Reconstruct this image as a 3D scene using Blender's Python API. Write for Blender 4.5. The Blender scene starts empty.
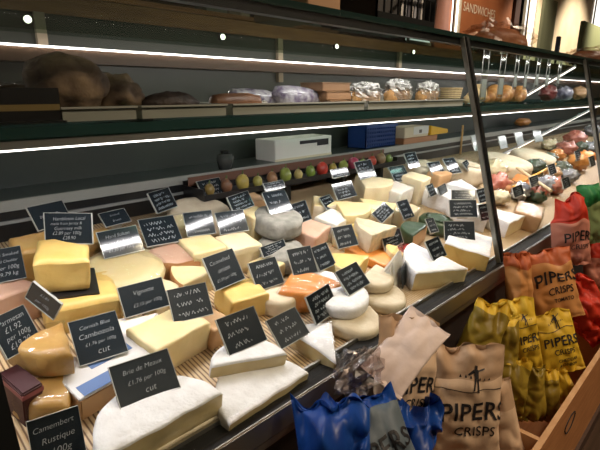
import bpy, bmesh, math, random
from mathutils import Vector, Matrix, noise
random.seed(7)
C = bpy.context.scene.collection
SC = bpy.context.scene
PI = math.pi
# ------------------------------------------------------------------ camera
FPX = 465.0
PITCH, YAW = math.radians(15.848), math.radians(44.196)
CAM = Vector((0, 0, 1.36))
Fv = Vector((math.cos(YAW)*math.cos(PITCH), math.sin(YAW)*math.cos(PITCH), -math.sin(PITCH)))
Rv = Vector((math.sin(YAW), -math.cos(YAW), 0)); Uv = Rv.cross(Fv)
cd = bpy.data.cameras.new('camera'); cam = bpy.data.objects.new('camera', cd); C.objects.link(cam)
m3 = Matrix((Rv, Uv, -Fv)).transposed()
cam.matrix_world = Matrix.Translation(CAM) @ m3.to_4x4()
cd.sensor_width = 36; cd.lens = 36*FPX/600; cd.clip_start = 0.02
SC.camera = cam
def ray(px, py): return Fv*FPX + Rv*(px-300) - Uv*(py-225)
def at_y(px, py, y): d = ray(px, py); return CAM + d*((y-CAM.y)/d.y)
def at_z(px, py, z): d = ray(px, py); return CAM + d*((z-CAM.z)/d.z)
# sloping cheese deck: z = DZ0 + DS*(y-DY0)
DY0, DZ0, DS = 0.535, 0.895, 0.21
SLOPE = math.atan(DS)
def deck_z(y): return DZ0 + DS*(y-DY0)
def on_deck(px, py, h=0.0):
    d = ray(px, py); t = (DZ0+h+DS*(CAM.y-DY0)-CAM.z)/(d.z-DS*d.y)
    return CAM + d*t
def proj(p):
    v = p-CAM; w = v.dot(Fv); return Vector((300+FPX*v.dot(Rv)/w, 225-FPX*v.dot(Uv)/w))

# ------------------------------------------------------------------ materials
MATS = {}
def mat(name, col, rough=0.5, metal=0.0, col2=None, scale=20.0, bump=0.0, bscale=60.0, coat=0.0, spec=0.5, detail=4.0, sss=0.0, stretch=None, emit=None, estr=0.0):
    if name in MATS: return MATS[name]
    m = bpy.data.materials.new(name); m.use_nodes = True
    nt = m.node_tree; N = nt.nodes; L = nt.links
    b = N['Principled BSDF']
    b.inputs['Base Color'].default_value = (*col, 1)
    b.inputs['Roughness'].default_value = rough
    b.inputs['Metallic'].default_value = metal
    b.inputs['Specular IOR Level'].default_value = spec
    b.inputs['Coat Weight'].default_value = coat
    b.inputs['Coat Roughness'].default_value = 0.12
    if sss: 
        b.inputs['Subsurface Weight'].default_value = sss
        b.inputs['Subsurface Radius'].default_value = (0.01, 0.006, 0.003)
        b.inputs['Subsurface Scale'].default_value = 0.6
    if emit:
        b.inputs['Emission Color'].default_value = (*emit, 1); b.inputs['Emission Strength'].default_value = estr
    tc = N.new('ShaderNodeTexCoord')
    src = tc.outputs['Object']
    if stretch:
        mp = N.new('ShaderNodeMapping'); mp.inputs['Scale'].default_value = stretch
        L.new(src, mp.inputs['Vector']); src = mp.outputs['Vector']
    if col2:
        n = N.new('ShaderNodeTexNoise'); n.inputs['Scale'].default_value = scale; n.inputs['Detail'].default_value = detail
        L.new(src, n.inputs['Vector'])
        r = N.new('ShaderNodeValToRGB')
        r.color_ramp.elements[0].position = 0.35; r.color_ramp.elements[1].position = 0.68
        r.color_ramp.elements[0].color = (*col, 1); r.color_ramp.elements[1].color = (*col2, 1)
        L.new(n.outputs['Fac'], r.inputs['Fac']); L.new(r.outputs['Color'], b.inputs['Base Color'])
    if bump:
        n2 = N.new('ShaderNodeTexNoise'); n2.inputs['Scale'].default_value = bscale; n2.inputs['Detail'].default_value = 3
        L.new(src, n2.inputs['Vector'])
        bp = N.new('ShaderNodeBump'); bp.inputs['Strength'].default_value = bump; bp.inputs['Distance'].default_value = 0.004
        L.new(n2.outputs['Fac'], bp.inputs['Height']); L.new(bp.outputs['Normal'], b.inputs['Normal'])
    MATS[name] = m
    return m
def glass_mat(name, tint=(0.95, 1, 0.98), gloss=0.06, rough=0.02, fres=True, k=0.15):
    if name in MATS: return MATS[name]
    m = bpy.data.materials.new(name); m.use_nodes = True
    nt = m.node_tree; N = nt.nodes; L = nt.links; N.clear()
    out = N.new('ShaderNodeOutputMaterial'); mx = N.new('ShaderNodeMixShader')
    tr = N.new('ShaderNodeBsdfTransparent'); tr.inputs['Color'].default_value = (*tint, 1)
    gl = N.new('ShaderNodeBsdfGlossy'); gl.inputs['Roughness'].default_value = rough
    if fres:
        lw = N.new('ShaderNodeLayerWeight'); lw.inputs['Blend'].default_value = 0.5
        pw = N.new('ShaderNodeMath'); pw.operation = 'POWER'; pw.inputs[1].default_value = 4.0
        L.new(lw.outputs['Facing'], pw.inputs[0])
        ma = N.new('ShaderNodeMath'); ma.operation = 'MULTIPLY_ADD'; ma.inputs[1].default_value = k; ma.inputs[2].default_value = gloss; ma.use_clamp = True
        L.new(pw.outputs[0], ma.inputs[0]); L.new(ma.outputs[0], mx.inputs['Fac'])
    else: mx.inputs['Fac'].default_value = gloss
    L.new(tr.outputs[0], mx.inputs[1]); L.new(gl.outputs[0], mx.inputs[2]); L.new(mx.outputs[0], out.inputs['Surface'])
    MATS[name] = m
    return m
def emit_mat(name, col, s):
    if name in MATS: return MATS[name]
    m = bpy.data.materials.new(name); m.use_nodes = True
    b = m.node_tree.nodes['Principled BSDF']
    b.inputs['Base Color'].default_value = (0.8, 0.8, 0.8, 1)
    b.inputs['Emission Color'].default_value = (*col, 1); b.inputs['Emission Strength'].default_value = s
    MATS[name] = m; return m
def band_mat(name, c1, c2, freq, axis='X', rough=0.5, bump=0.4):
    """wood/bamboo slats: wave bands with grain"""
    if name in MATS: return MATS[name]
    m = bpy.data.materials.new(name); m.use_nodes = True
    nt = m.node_tree; N = nt.nodes; L = nt.links; b = N['Principled BSDF']
    tc = N.new('ShaderNodeTexCoord'); w = N.new('ShaderNodeTexWave'); w.bands_direction = axis
    w.inputs['Scale'].default_value = freq; w.inputs['Distortion'].default_value = 0.6; w.inputs['Detail'].default_value = 2
    L.new(tc.outputs['Object'], w.inputs['Vector'])
    r = N.new('ShaderNodeValToRGB'); r.color_ramp.elements[0].color = (*c1, 1); r.color_ramp.elements[1].color = (*c2, 1)
    r.color_ramp.elements[0].position = 0.05; r.color_ramp.elements[1].position = 0.45
    L.new(w.outputs['Fac'], r.inputs['Fac']); L.new(r.outputs['Color'], b.inputs['Base Color'])
    bp = N.new('ShaderNodeBump'); bp.inputs['Strength'].default_value = bump; bp.inputs['Distance'].default_value = 0.004
    L.new(w.outputs['Fac'], bp.inputs['Height']); L.new(bp.outputs['Normal'], b.inputs['Normal'])
    b.inputs['Roughness'].default_value = rough
    MATS[name] = m; return m

steel = lambda: mat('brushed steel', (0.42, 0.40, 0.37), 0.28, 0.9, (0.5, 0.47, 0.43), 8, 0.05, 30, stretch=(1, 30, 30))
dark_metal = lambda: mat('dark anodised metal', (0.02, 0.022, 0.022), 0.35, 0.5)
clear = lambda: glass_mat('clear cabinet glass', (0.97, 0.99, 0.98), 0.011, k=.08)
smoke = lambda: glass_mat('green tinted top glass', (0.55, 0.64, 0.60), 0.0, k=0.002)
shelfglass = lambda: glass_mat('shelf glass', (0.42, 0.60, 0.57), 0.02, k=0.08)
acry = lambda: mat('clear acrylic sleeve', (0.42, 0.42, 0.39), 0.15, 0, coat=0.5)
film = lambda: glass_mat('cling film', (0.94, 0.94, 0.94), 0.07, 0.2)
slate = lambda: mat('black chalk card', (0.017, 0.022, 0.027), 0.09, 0, coat=0.0, spec=0.6)
chalk = lambda: mat('chalk writing', (0.33, 0.35, 0.37), 0.8)
ink = lambda: mat('black ink', (0.012, 0.011, 0.012), 0.6)
wood = lambda: mat('warm wood', (0.20, 0.085, 0.03), 0.45, 0, (0.32, 0.15, 0.055), 6, 0.1, 20, stretch=(2, 20, 20))
ply = lambda: mat('orange plywood', (0.42, 0.17, 0.055), 0.5, 0, (0.52, 0.23, 0.08), 5, 0.08, 25, stretch=(3, 25, 25))
plyedge = lambda: mat('pale plywood edge', (0.50, 0.27, 0.12), 0.6, 0, (0.58, 0.34, 0.16), 30)

# ------------------------------------------------------------------ mesh helpers
class MB:
    def __init__(s): s.v = []; s.f = []; s.m = []
    def add(s, vs, fs, mi=0):
        o = len(s.v); s.v += [Vector(v) for v in vs]
        for f in fs: s.f.append([i+o for i in f]); s.m.append(mi)
        return s
    def box(s, x0, x1, y0, y1, z0, z1, mi=0):
        v = [(x, y, z) for z in (z0, z1) for y in (y0, y1) for x in (x0, x1)]
        return s.add(v, [(0, 2, 3, 1), (4, 5, 7, 6), (0, 1, 5, 4), (1, 3, 7, 5), (3, 2, 6, 7), (2, 0, 4, 6)], mi)
    def tube(s, pts, r, n=8, mi=0, caps=True):
        pts = [Vector(p) for p in pts]; rr = r if isinstance(r, (list, tuple)) else [r]*len(pts)
        vs = []; fs = []
        for i, p in enumerate(pts):
            t = (pts[min(i+1, len(pts)-1)]-pts[max(i-1, 0)]).normalized()
            a = t.orthogonal().normalized() if abs(t.z) > 0.9 else Vector((0, 0, 1)).cross(t).normalized()
            b = t.cross(a)
            for k in range(n):
                q = 2*PI*k/n; vs.append(p+(a*math.cos(q)+b*math.sin(q))*rr[i])
        for i in range(len(pts)-1):
            for k in range(n): fs.append((i*n+k, i*n+(k+1) % n, (i+1)*n+(k+1) % n, (i+1)*n+k))
        if caps: fs.append(tuple(range(n-1, -1, -1))); fs.append(tuple((len(pts)-1)*n+k for k in range(n)))
        return s.add(vs, fs, mi)
    def lathe(s, prof, n=24, mi=0, cx=0, cy=0):
        vs = []; fs = []
        for (r, z) in prof:
            for k in range(n): q = 2*PI*k/n; vs.append((cx+r*math.cos(q), cy+r*math.sin(q), z))
        for i in range(len(prof)-1):
            for k in range(n): fs.append((i*n+k, i*n+(k+1) % n, (i+1)*n+(k+1) % n, (i+1)*n+k))
        fs.append(tuple(range(n-1, -1, -1))); fs.append(tuple((len(prof)-1)*n+k for k in range(n)))
        return s.add(vs, fs, mi)
    def blob(s, c, r, sx=1, sy=1, sz=1, amp=0.15, fr=2.5, seed=0, nu=16, nv=10, mi=0):
        vs = []; fs = []; c = Vector(c); so = Vector((seed*7.3, seed*3.1, seed))
        for j in range(nv+1):
            th = PI*j/nv
            for k in range(nu):
                ph = 2*PI*k/nu; d = Vector((math.sin(th)*math.cos(ph), math.sin(th)*math.sin(ph), math.cos(th)))
                q = r*(1+amp*noise.noise(d*fr+so)+amp*0.5*noise.noise(d*fr*2.7+so))
                vs.append(c+Vector((d.x*q*sx, d.y*q*sy, d.z*q*sz)))
        for j in range(nv):
            for k in range(nu): fs.append((j*nu+k, (j+1)*nu+k, (j+1)*nu+(k+1) % nu, j*nu+(k+1) % nu))
        return s.add(vs, fs, mi)
    def build(s, name, mats, parent=None, smooth=False, loc=None, rotz=None, mx=None, sub=0, bevel=0):
        me = bpy.data.meshes.new(name); me.from_pydata([tuple(v) for v in s.v], [], s.f)
        mats = mats if isinstance(mats, (list, tuple)) else [mats]
        for m in mats: me.materials.append(m)
        for p, mi in zip(me.polygons, s.m): p.material_index = mi; p.use_smooth = smooth
        bm = bmesh.new(); bm.from_mesh(me); bmesh.ops.remove_doubles(bm, verts=bm.verts, dist=1e-5)
        if bevel:
            bmesh.ops.bevel(bm, geom=[e for e in bm.edges if e.is_manifold and e.calc_face_angle(0) > 0.5], offset=bevel, segments=2, affect='EDGES', clamp_overlap=True)
        bmesh.ops.recalc_face_normals(bm, faces=bm.faces); bm.to_mesh(me); bm.free()
        o = bpy.data.objects.new(name, me); C.objects.link(o)
        if parent: o.parent = parent
        if mx is not None: o.matrix_basis = mx
        else:
            if loc is not None: o.location = loc
            if rotz is not None: o.rotation_euler = (0, 0, rotz)
        if sub:
            sm = o.modifiers.new('sub', 'SUBSURF'); sm.levels = sm.render_levels = sub
        return o
def tag(o, label, cat, group=None):
    o['label'] = label; o['category'] = cat
    if group: o['group'] = group
    return o
def thing(name, label, cat, loc=(0, 0, 0), rotz=0, group=None, mx=None):
    o = bpy.data.objects.new(name, None); C.objects.link(o); o.empty_display_size = 0.05
    if mx is not None: o.matrix_basis = mx
    else: o.location = loc; o.rotation_euler = (0, 0, rotz)
    return tag(o, label, cat, group)
def struct(o): o['kind'] = 'structure'; return o
_txt = {}
def text_mesh(body, size=1.0, bold=0.0, shear=0.0, space=1.0):
    key = (body, bold, shear, space)
    if key not in _txt:
        cu = bpy.data.curves.new('t', 'FONT'); cu.body = body; cu.size = 1.0; cu.align_x = 'CENTER'; cu.align_y = 'CENTER'
        cu.offset = bold; cu.shear = shear; cu.space_character = space; cu.resolution_u = 3
        o = bpy.data.objects.new('t', cu); C.objects.link(o)
        me = bpy.data.meshes.new_from_object(o)
        bm = bmesh.new(); bm.from_mesh(me)
        bmesh.ops.triangulate(bm, faces=bm.faces)
        for _ in range(2):
            lo = [e for e in bm.edges if e.calc_length() > 0.22]
            if lo: bmesh.ops.subdivide_edges(bm, edges=lo, cuts=1); bmesh.ops.triangulate(bm, faces=bm.faces)
        bmesh.ops.remove_doubles(bm, verts=bm.verts, dist=1e-5)
        bm.verts.index_update()
        _txt[key] = ([v.co.copy() for v in bm.verts], [[v.index for v in f.verts] for f in bm.faces])
        bm.free(); bpy.data.objects.remove(o); bpy.data.curves.remove(cu); bpy.data.meshes.remove(me)
    v, f = _txt[key]
    return [p*size for p in v], f

# ------------------------------------------------------------------ room
fl = MB().box(-3, 14, -3, 6, -0.05, 0).build('floor', mat('dark floor boards', (0.05, 0.028, 0.016), 0.4, 0, (0.09, 0.05, 0.03), 4, 0.1, 20, stretch=(1, 12, 1))); struct(fl)
ce = MB().box(-3, 14, -3, 6, 3.2, 3.25).build('ceiling', mat('shop ceiling', (0.52, 0.46, 0.40), 0.8)); struct(ce)
struct(MB().box(-3, 14, 6, 6.1, 0, 3.2).build('wall_back', mat('brown shop wall', (0.10, 0.06, 0.035), 0.7, 0, (0.14, 0.085, 0.05), 3)))
struct(MB().box(-3, 14, -3.1, -3, 0, 3.2).build('wall_front', mat('dim shop wall', (0.10, 0.07, 0.05), 0.8, 0, (0.15, 0.1, 0.07), 2)))
struct(MB().box(-3.1, -3, -3, 6, 0, 3.2).build('wall_left', mat('dim shop wall side', (0.08, 0.06, 0.045), 0.8)))
struct(MB().box(14, 14.1, -3, 6, 0, 3.2).build('wall_right', mat('cream shop wall', (0.62, 0.52, 0.38), 0.7, 0, (0.68, 0.58, 0.44), 3)))

# ------------------------------------------------------------------ the refrigerated cabinet
X0, X1 = -0.55, 6.2
cab = thing('display_cabinet', 'long refrigerated cheese counter with slanted glass front and steel sill', 'display counter', (X0, 0.44, 0))
inv = Matrix.Translation(-Vector((X0, 0.44, 0)))
def part(mb, name, m, **k):
    o = mb.build(name, m, cab, **k); o.matrix_parent_inverse = inv; return o
part(MB().box(X0, X1, 0.49, 1.40, 0.0, 0.845), 'base', mat('dark cabinet plinth', (0.025, 0.023, 0.022), 0.5, 0, (0.035, 0.03, 0.028), 4))
part(MB().box(X0, X1, 0.437, 0.443, 0.862, 0.903).box(X0, X1, 0.44, 0.50, 0.845, 0.862), 'bumper_rail', mat('dull steel', (0.26, 0.235, 0.20), 0.38, 0.85), bevel=0.002)
part(MB().box(X0, X1, 0.443, 0.485, 0.85, 0.894), 'glass_channel', mat('black rubber channel', (0.012, 0.011, 0.010), 0.7, spec=.2))
part(MB().box(X0, X1, 0.485, 0.490, 0.85, 0.901), 'sill', steel())
dk = MB(); dk.add([(X0, .490, deck_z(.490)), (X1, .490, deck_z(.490)), (X1, 1.19, deck_z(1.19)), (X0, 1.19, deck_z(1.19)), (X0, .490, .84), (X1, .490, .84), (X1, 1.19, .84), (X0, 1.19, .84)],
      [(0, 1, 2, 3), (4, 7, 6, 5), (0, 4, 5, 1), (2, 6, 7, 3), (1, 5, 6, 2), (0, 3, 7, 4)])
part(dk, 'slatted_deck', band_mat('bamboo slat mat', (0.16, 0.085, 0.04), (0.62, 0.45, 0.26), 42, 'X'))
part(MB().box(X0, X1, 1.19, 1.20, .84, 1.10), 'riser_panel', mat('black riser', (0.012, 0.013, 0.014), 0.3, coat=0.2))
part(MB().box(X0, X1, 1.183, 1.19, 1.073, 1.08), 'riser_rail', mat('pale rail', (0.34, 0.35, 0.34), 0.4, 0.3))
part(MB().box(X0, X1, 1.20, 1.36, 1.10, 1.125), 'ledge', mat('dark teal ledge', (0.030, 0.038, 0.036), 0.35, 0.2))
part(MB().box(X0, X1, 1.188, 1.20, 1.101, 1.1252), 'ledge_edge', mat('pale grey ledge edge', (0.36, 0.36, 0.33), 0.4, 0.2))
part(MB().box(X0, X1, 1.36, 1.38, 0.8, 1.555), 'back_panel', mat('grey green back panel', (0.046, 0.054, 0.048), 0.35, 0.3, (0.058, 0.062, 0.052), 2))
part(MB().box(X0, X1, 1.355, 1.385, 1.555, 1.60), 'wooden_trim', wood())
part(MB().box(X0, X1, 1.325, 1.36, 1.435, 1.468), 'light_batten', mat('brown batten', (0.10, 0.055, 0.03), 0.4))
LEDM = emit_mat('cool white LED strip', (1.0, 0.90, 0.86), 4)
part(MB().box(X0, X1, 1.318, 1.335, 1.4705, 1.4745), 'led_strip', LEDM)
# glass shelf
part(MB().box(X0, X1, 0.69, 1.16, 1.300, 1.319), 'glass_shelf', shelfglass())
part(MB().box(X0, X1, 0.686, 0.690, 1.303, 1.317), 'shelf_edge', mat('teal glass edge', (0.018, 0.05, 0.047), 0.15, coat=0.4))
part(MB().box(X0, X1, 0.69, 0.715, 1.289, 1.300), 'led_profile', mat('aluminium profile', (0.30, 0.29, 0.27), 0.4, 0.6))
led2 = part(MB().box(X0, X1, 0.6895, 0.708, 1.2866, 1.289), 'led_strip', LEDM)
for x in (0.62, 1.6, 2.6, 3.6):
    part(MB().box(x-.008, x+.008, 1.12, 1.36, 1.285, 1.300), 'shelf_bracket', dark_metal())
# front glass, posts, top plate
GB, GT = Vector((0, 0.463, 0.896)), Vector((0, 0.6325, 1.505))
gn = Vector((0, -(GT.z-GB.z), GT.y-GB.y)).normalized()
def slab(x0, x1, t0=0.0, t1=1.0, th=0.006, off=0.0):
    a = GB.lerp(GT, t0)+gn*off; b = GB.lerp(GT, t1)+gn*off; q = gn*th
    v = []
    for x in (x0, x1):
        for p in (a, b, b+q, a+q): v.append((x, p.y, p.z))
    return v, [(0, 1, 2, 3), (7, 6, 5, 4), (0, 4, 5, 1), (1, 5, 6, 2), (2, 6, 7, 3), (3, 7, 4, 0)]
posts = [0.072, 1.292, 2.50, 3.66, 4.9, 6.15]
for a, b in ((p+.012, q-.012) for p, q in zip(posts, posts[1:])):
    part(MB().add(*slab(a, b)), 'front_glass', clear())
part(MB().add(*slab(X0, posts[0]-.07)), 'front_glass', clear())
for i, x in enumerate(posts):
    w = 0.026 if i == 0 else 0.0095
    part(MB().add(*slab(x-w if i else x-2*w, x+w if i else x+.012, -0.0, 1.0, 0.02, -0.006)), 'post', dark_metal(), bevel=0.002)
    if i: part(MB().add(*slab(x-w-.0045, x-w, 0.0, 1.0, 0.012, -0.003)), 'post_trim', mat('pale post trim', (0.22, 0.22, 0.20), 0.35, 0.5))
part(MB().box(X0, X1, 0.6325, 1.362, 1.505, 1.514), 'top_glass', smoke())
part(MB().box(X0, X1, 0.6285, 0.6325, 1.5035, 1.5155), 'top_glass_edge', mat('dark glass edge', (0.012, 0.028, 0.024), 0.2))
part(MB().box(X0, X1, 0.634, 0.652, 1.488, 1.504), 'top_rail', dark_metal())
for x in (0.45, 1.28, 2.1, 2.9):
    part(MB().box(x-.012, x+.012, 1.345, 1.36, 1.40, 1.555), 'upright', mat('pale upright', (0.35, 0.28, 0.2), 0.5))
# ceiling spots reflected in the glass, built as glowing discs on the back panel
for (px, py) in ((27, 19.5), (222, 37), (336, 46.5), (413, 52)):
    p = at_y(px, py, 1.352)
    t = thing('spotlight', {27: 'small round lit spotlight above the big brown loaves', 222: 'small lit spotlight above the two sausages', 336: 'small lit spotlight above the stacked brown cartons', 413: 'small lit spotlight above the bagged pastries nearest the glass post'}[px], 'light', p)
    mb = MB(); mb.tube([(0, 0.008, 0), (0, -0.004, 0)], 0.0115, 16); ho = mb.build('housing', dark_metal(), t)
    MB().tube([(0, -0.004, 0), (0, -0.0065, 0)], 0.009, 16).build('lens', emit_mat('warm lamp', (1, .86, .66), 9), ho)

# ------------------------------------------------------------------ cheeses
def outline(kind, a, b=0, step=0.007):
    """returns [(x,y,tag)] counter-clockwise, tag of edge that starts at the point: 1 rind, 0 cut"""
    P = []
    def line(p, q, tg):
        n = max(1, int((Vector(q)-Vector(p)).length/step))
        for i in range(n): t = i/n; P.append((p[0]+(q[0]-p[0])*t, p[1]+(q[1]-p[1])*t, tg))
    if kind == 'wedge':         # a radius, b angle deg; tip towards -y
        h = math.radians(b)/2; n = max(4, int(a*2*h/step))
        e0 = (a*math.sin(h), a*math.cos(h)); e1 = (-e0[0], e0[1])
        line((0, 0), e0, 0)
        for i in range(n): q = h-2*h*i/n; P.append((a*math.sin(q), a*math.cos(q), 1))
        line(e1, (0, 0), 0)
    elif kind == 'half':        # flat cut edge along x at y=0, body towards +y
        line((-a, 0), (a, 0), 0)
        n = int(PI*a/step)
        for i in range(n): q = PI*i/n; P.append((a*math.cos(q), a*math.sin(q)*(b or 1), 1))
    elif kind == 'wheel':
        n = int(2*PI*a/step)
        for i in range(n): q = 2*PI*i/n; P.append((a*math.cos(q), a*math.sin(q), 1))
    elif kind == 'block':
        x, y = a/2, b/2
        line((-x, -y), (x, -y), 0); line((x, -y), (x, y), 0); line((x, y), (-x, y), 1); line((-x, y), (-x, -y), 0)
    xs = [p[0] for p in P]; ys = [p[1] for p in P]
    cx, cy = (min(xs)+max(xs))/2, (min(ys)+max(ys))/2
    return [(p[0]-cx, p[1]-cy, p[2]) for p in P]
def cheese_mesh(ol, h, bev=0.004, amp=0.0015, seed=0, fr=30, top=1, grow=0.0):
    n = len(ol); cx = sum(p[0] for p in ol)/n; cy = sum(p[1] for p in ol)/n
    rm = max(math.hypot(p[0]-cx, p[1]-cy) for p in ol)
    ns = 4
    prof = [(0.55*bev, 0), (0, bev*.8)]+[(0, bev+(h-2*bev)*i/ns) for i in range(1, ns)]+[(0, h-bev), (0.3*bev, h-.3*bev), (bev, h)]
    rings = []
    for ins, z in prof:
        s = 1-ins/rm*1.5; s += grow/rm
        rings.append([Vector((cx+(p[0]-cx)*s, cy+(p[1]-cy)*s, z+(grow if z > h/2 else 0))) for p in ol])
    for s in (0.7, 0.4, 0.15):
        rings.append([Vector((cx+(p[0]-cx)*s, cy+(p[1]-cy)*s, h+grow)) for p in ol])
    so = Vector((seed*3.7, seed*1.9, seed*5.1))
    vs = []
    for ri, r in enumerate(rings):
        for v in r:
            if ri > 0:
                q = v*fr+so; dv = Vector((noise.noise(q), noise.noise(q+Vector((9, 0, 0))), noise.noise(q+Vector((0, 9, 0)))*0.8))*amp*1.6
                vs.append(v+dv)
            else: vs.append(v)
    faces = []; tags = []
    nr = len(rings)
    for r in range(nr-1):
        for k in range(n):
            faces.append((r*n+k, r*n+(k+1) % n, (r+1)*n+(k+1) % n, (r+1)*n+k))
            tags.append(ol[k][2] if r < len(prof)-3 else (top if r >= len(prof)-2 else max(top, ol[k][2])))
    faces.append(tuple((nr-1)*n+k for k in range(n))); tags.append(top)
    faces.append(tuple(range(n-1, -1, -1))); tags.append(1)
    return vs, faces, tags
PASTE = {
 'ivory': lambda: mat('ivory paste', (0.70, 0.58, 0.36), 0.45, 0, (0.78, 0.67, 0.45), 25, 0.32, 90, sss=0.15),
 'yellow': lambda: mat('yellow paste', (0.66, 0.44, 0.13), 0.4, 0, (0.74, 0.53, 0.19), 18, 0.32, 70, sss=0.15),
 'gold': lambda: mat('golden paste', (0.47, 0.26, 0.07), 0.4, 0, (0.62, 0.38, 0.12), 18, 0.32, 70, coat=0.08, sss=0.15),
 'pale': lambda: mat('pale yellow paste', (0.72, 0.58, 0.30), 0.42, 0, (0.78, 0.65, 0.38), 20, 0.32, 80, sss=0.15),
 'white': lambda: mat('white paste', (0.74, 0.70, 0.62), 0.5, 0, (0.80, 0.77, 0.70), 30, 0.32, 90, sss=0.15),
 'brie': lambda: mat('soft brie paste', (0.56, 0.43, 0.21), 0.4, 0, (0.64, 0.51, 0.28), 30, 0.25, 70, coat=0.25, sss=0.2),
 'orange': lambda: mat('orange paste', (0.72, 0.25, 0.045), 0.4, 0, (0.78, 0.32, 0.07), 20, 0.32, 70, coat=0.3, sss=0.15),
 'pink': lambda: mat('pinkish paste', (0.62, 0.36, 0.26), 0.45, 0, (0.70, 0.46, 0.34), 14, 0.32, 70, coat=0.3),
 'blue': lambda: mat('blue veined paste', (0.70, 0.58, 0.36), 0.5, 0, (0.42, 0.38, 0.27), 55, 0.3, 90, detail=6),
 'tan': lambda: mat('tan paste', (0.52, 0.30, 0.14), 0.45, 0, (0.60, 0.38, 0.20), 14, 0.15, 60, coat=0.3),
}
RIND = {
 'bloom': lambda: mat('white bloomy rind', (0.74, 0.72, 0.72), 0.75, 0, (0.84, 0.83, 0.84), 45, 0.6, 110, detail=6),
 'creamrind': lambda: mat('cream rind', (0.60, 0.49, 0.34), 0.65, 0, (0.70, 0.61, 0.46), 30, 0.45, 80),
 'brown': lambda: mat('brown rind', (0.30, 0.16, 0.07), 0.6, 0, (0.42, 0.25, 0.12), 20, 0.35, 60),
 'russet': lambda: mat('russet rind', (0.42, 0.17, 0.06), 0.5, 0, (0.52, 0.26, 0.10), 12, 0.3, 50, coat=0.3),
 'grey': lambda: mat('grey ash rind', (0.20, 0.19, 0.165), 0.8, 0, (0.34, 0.32, 0.28), 40, 0.5, 90, detail=6),
 'yellow': lambda: PASTE['yellow'](), 'pale': lambda: PASTE['pale'](), 'ivory': lambda: PASTE['ivory'](), 'gold': lambda: PASTE['gold'](), 'white': lambda: PASTE['white'](), 'orange': lambda: PASTE['orange'](), 'pink': lambda: PASTE['pink'](),
 'redwax': lambda: mat('red wax', (0.34, 0.02, 0.015), 0.25, coat=0.5),
 'black': lambda: mat('black wax rind', (0.018, 0.017, 0.016), 0.4),
 'greenwax': lambda: mat('dark green wax', (0.03, 0.055, 0.025), 0.35),
}
_cs = [0]
def cheese(name, label, kind, dims, h, px, py, rot, paste, rind, base=0.0, top=1, amp=0.0019, bev=0.004, wrap=False, sticker=None, group=None):
    """px,py: where the middle of the cheese's top face shows; base: height of what it stands on above the deck"""
    _cs[0] += 1; sd = _cs[0]
    p = on_deck(px, py, (base+h)/math.cos(SLOPE))
    up = Vector((0, -math.sin(SLOPE), math.cos(SLOPE)))
    p = p-up*h
    mx = Matrix.Translation(p) @ Matrix.Rotation(SLOPE, 4, 'X') @ Matrix.Rotation(math.radians(rot), 4, 'Z')
    t = thing(name, label, 'cheese', mx=mx, group=group)
    ol = outline(kind, *dims)
    vs, fs, tg = cheese_mesh(ol, h, bev, amp, sd, top=top)
    for which, nm, m in ((0, 'paste', PASTE[paste]()), (1, 'rind', RIND[rind]())):
        sel = [f for f, q in zip(fs, tg) if q == which]
        if not sel or (which == 1 and len(sel) <= 1): continue
        used = sorted({i for f in sel for i in f}); ix = {v: i for i, v in enumerate(used)}
        MB().add([vs[i] for i in used], [[ix[i] for i in f] for f in sel]).build(nm, m, t, smooth=True)
    if wrap:
        vs, fs, tg = cheese_mesh(ol, h, bev, 0.0035, sd+50, fr=45, top=1, grow=0.004)
        MB().add(vs, [f for f, q in list(zip(fs, tg))[:-1]]).build('cling_film', film(), t)
    if sticker:
        sx, sy, sw, sh, cm = sticker
        MB().box(sx-sw/2, sx+sw/2, sy-sh/2, sy+sh/2, h+.0005+.003, h+.0015+.003).build('sticker', cm, t)
    return t

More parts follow.
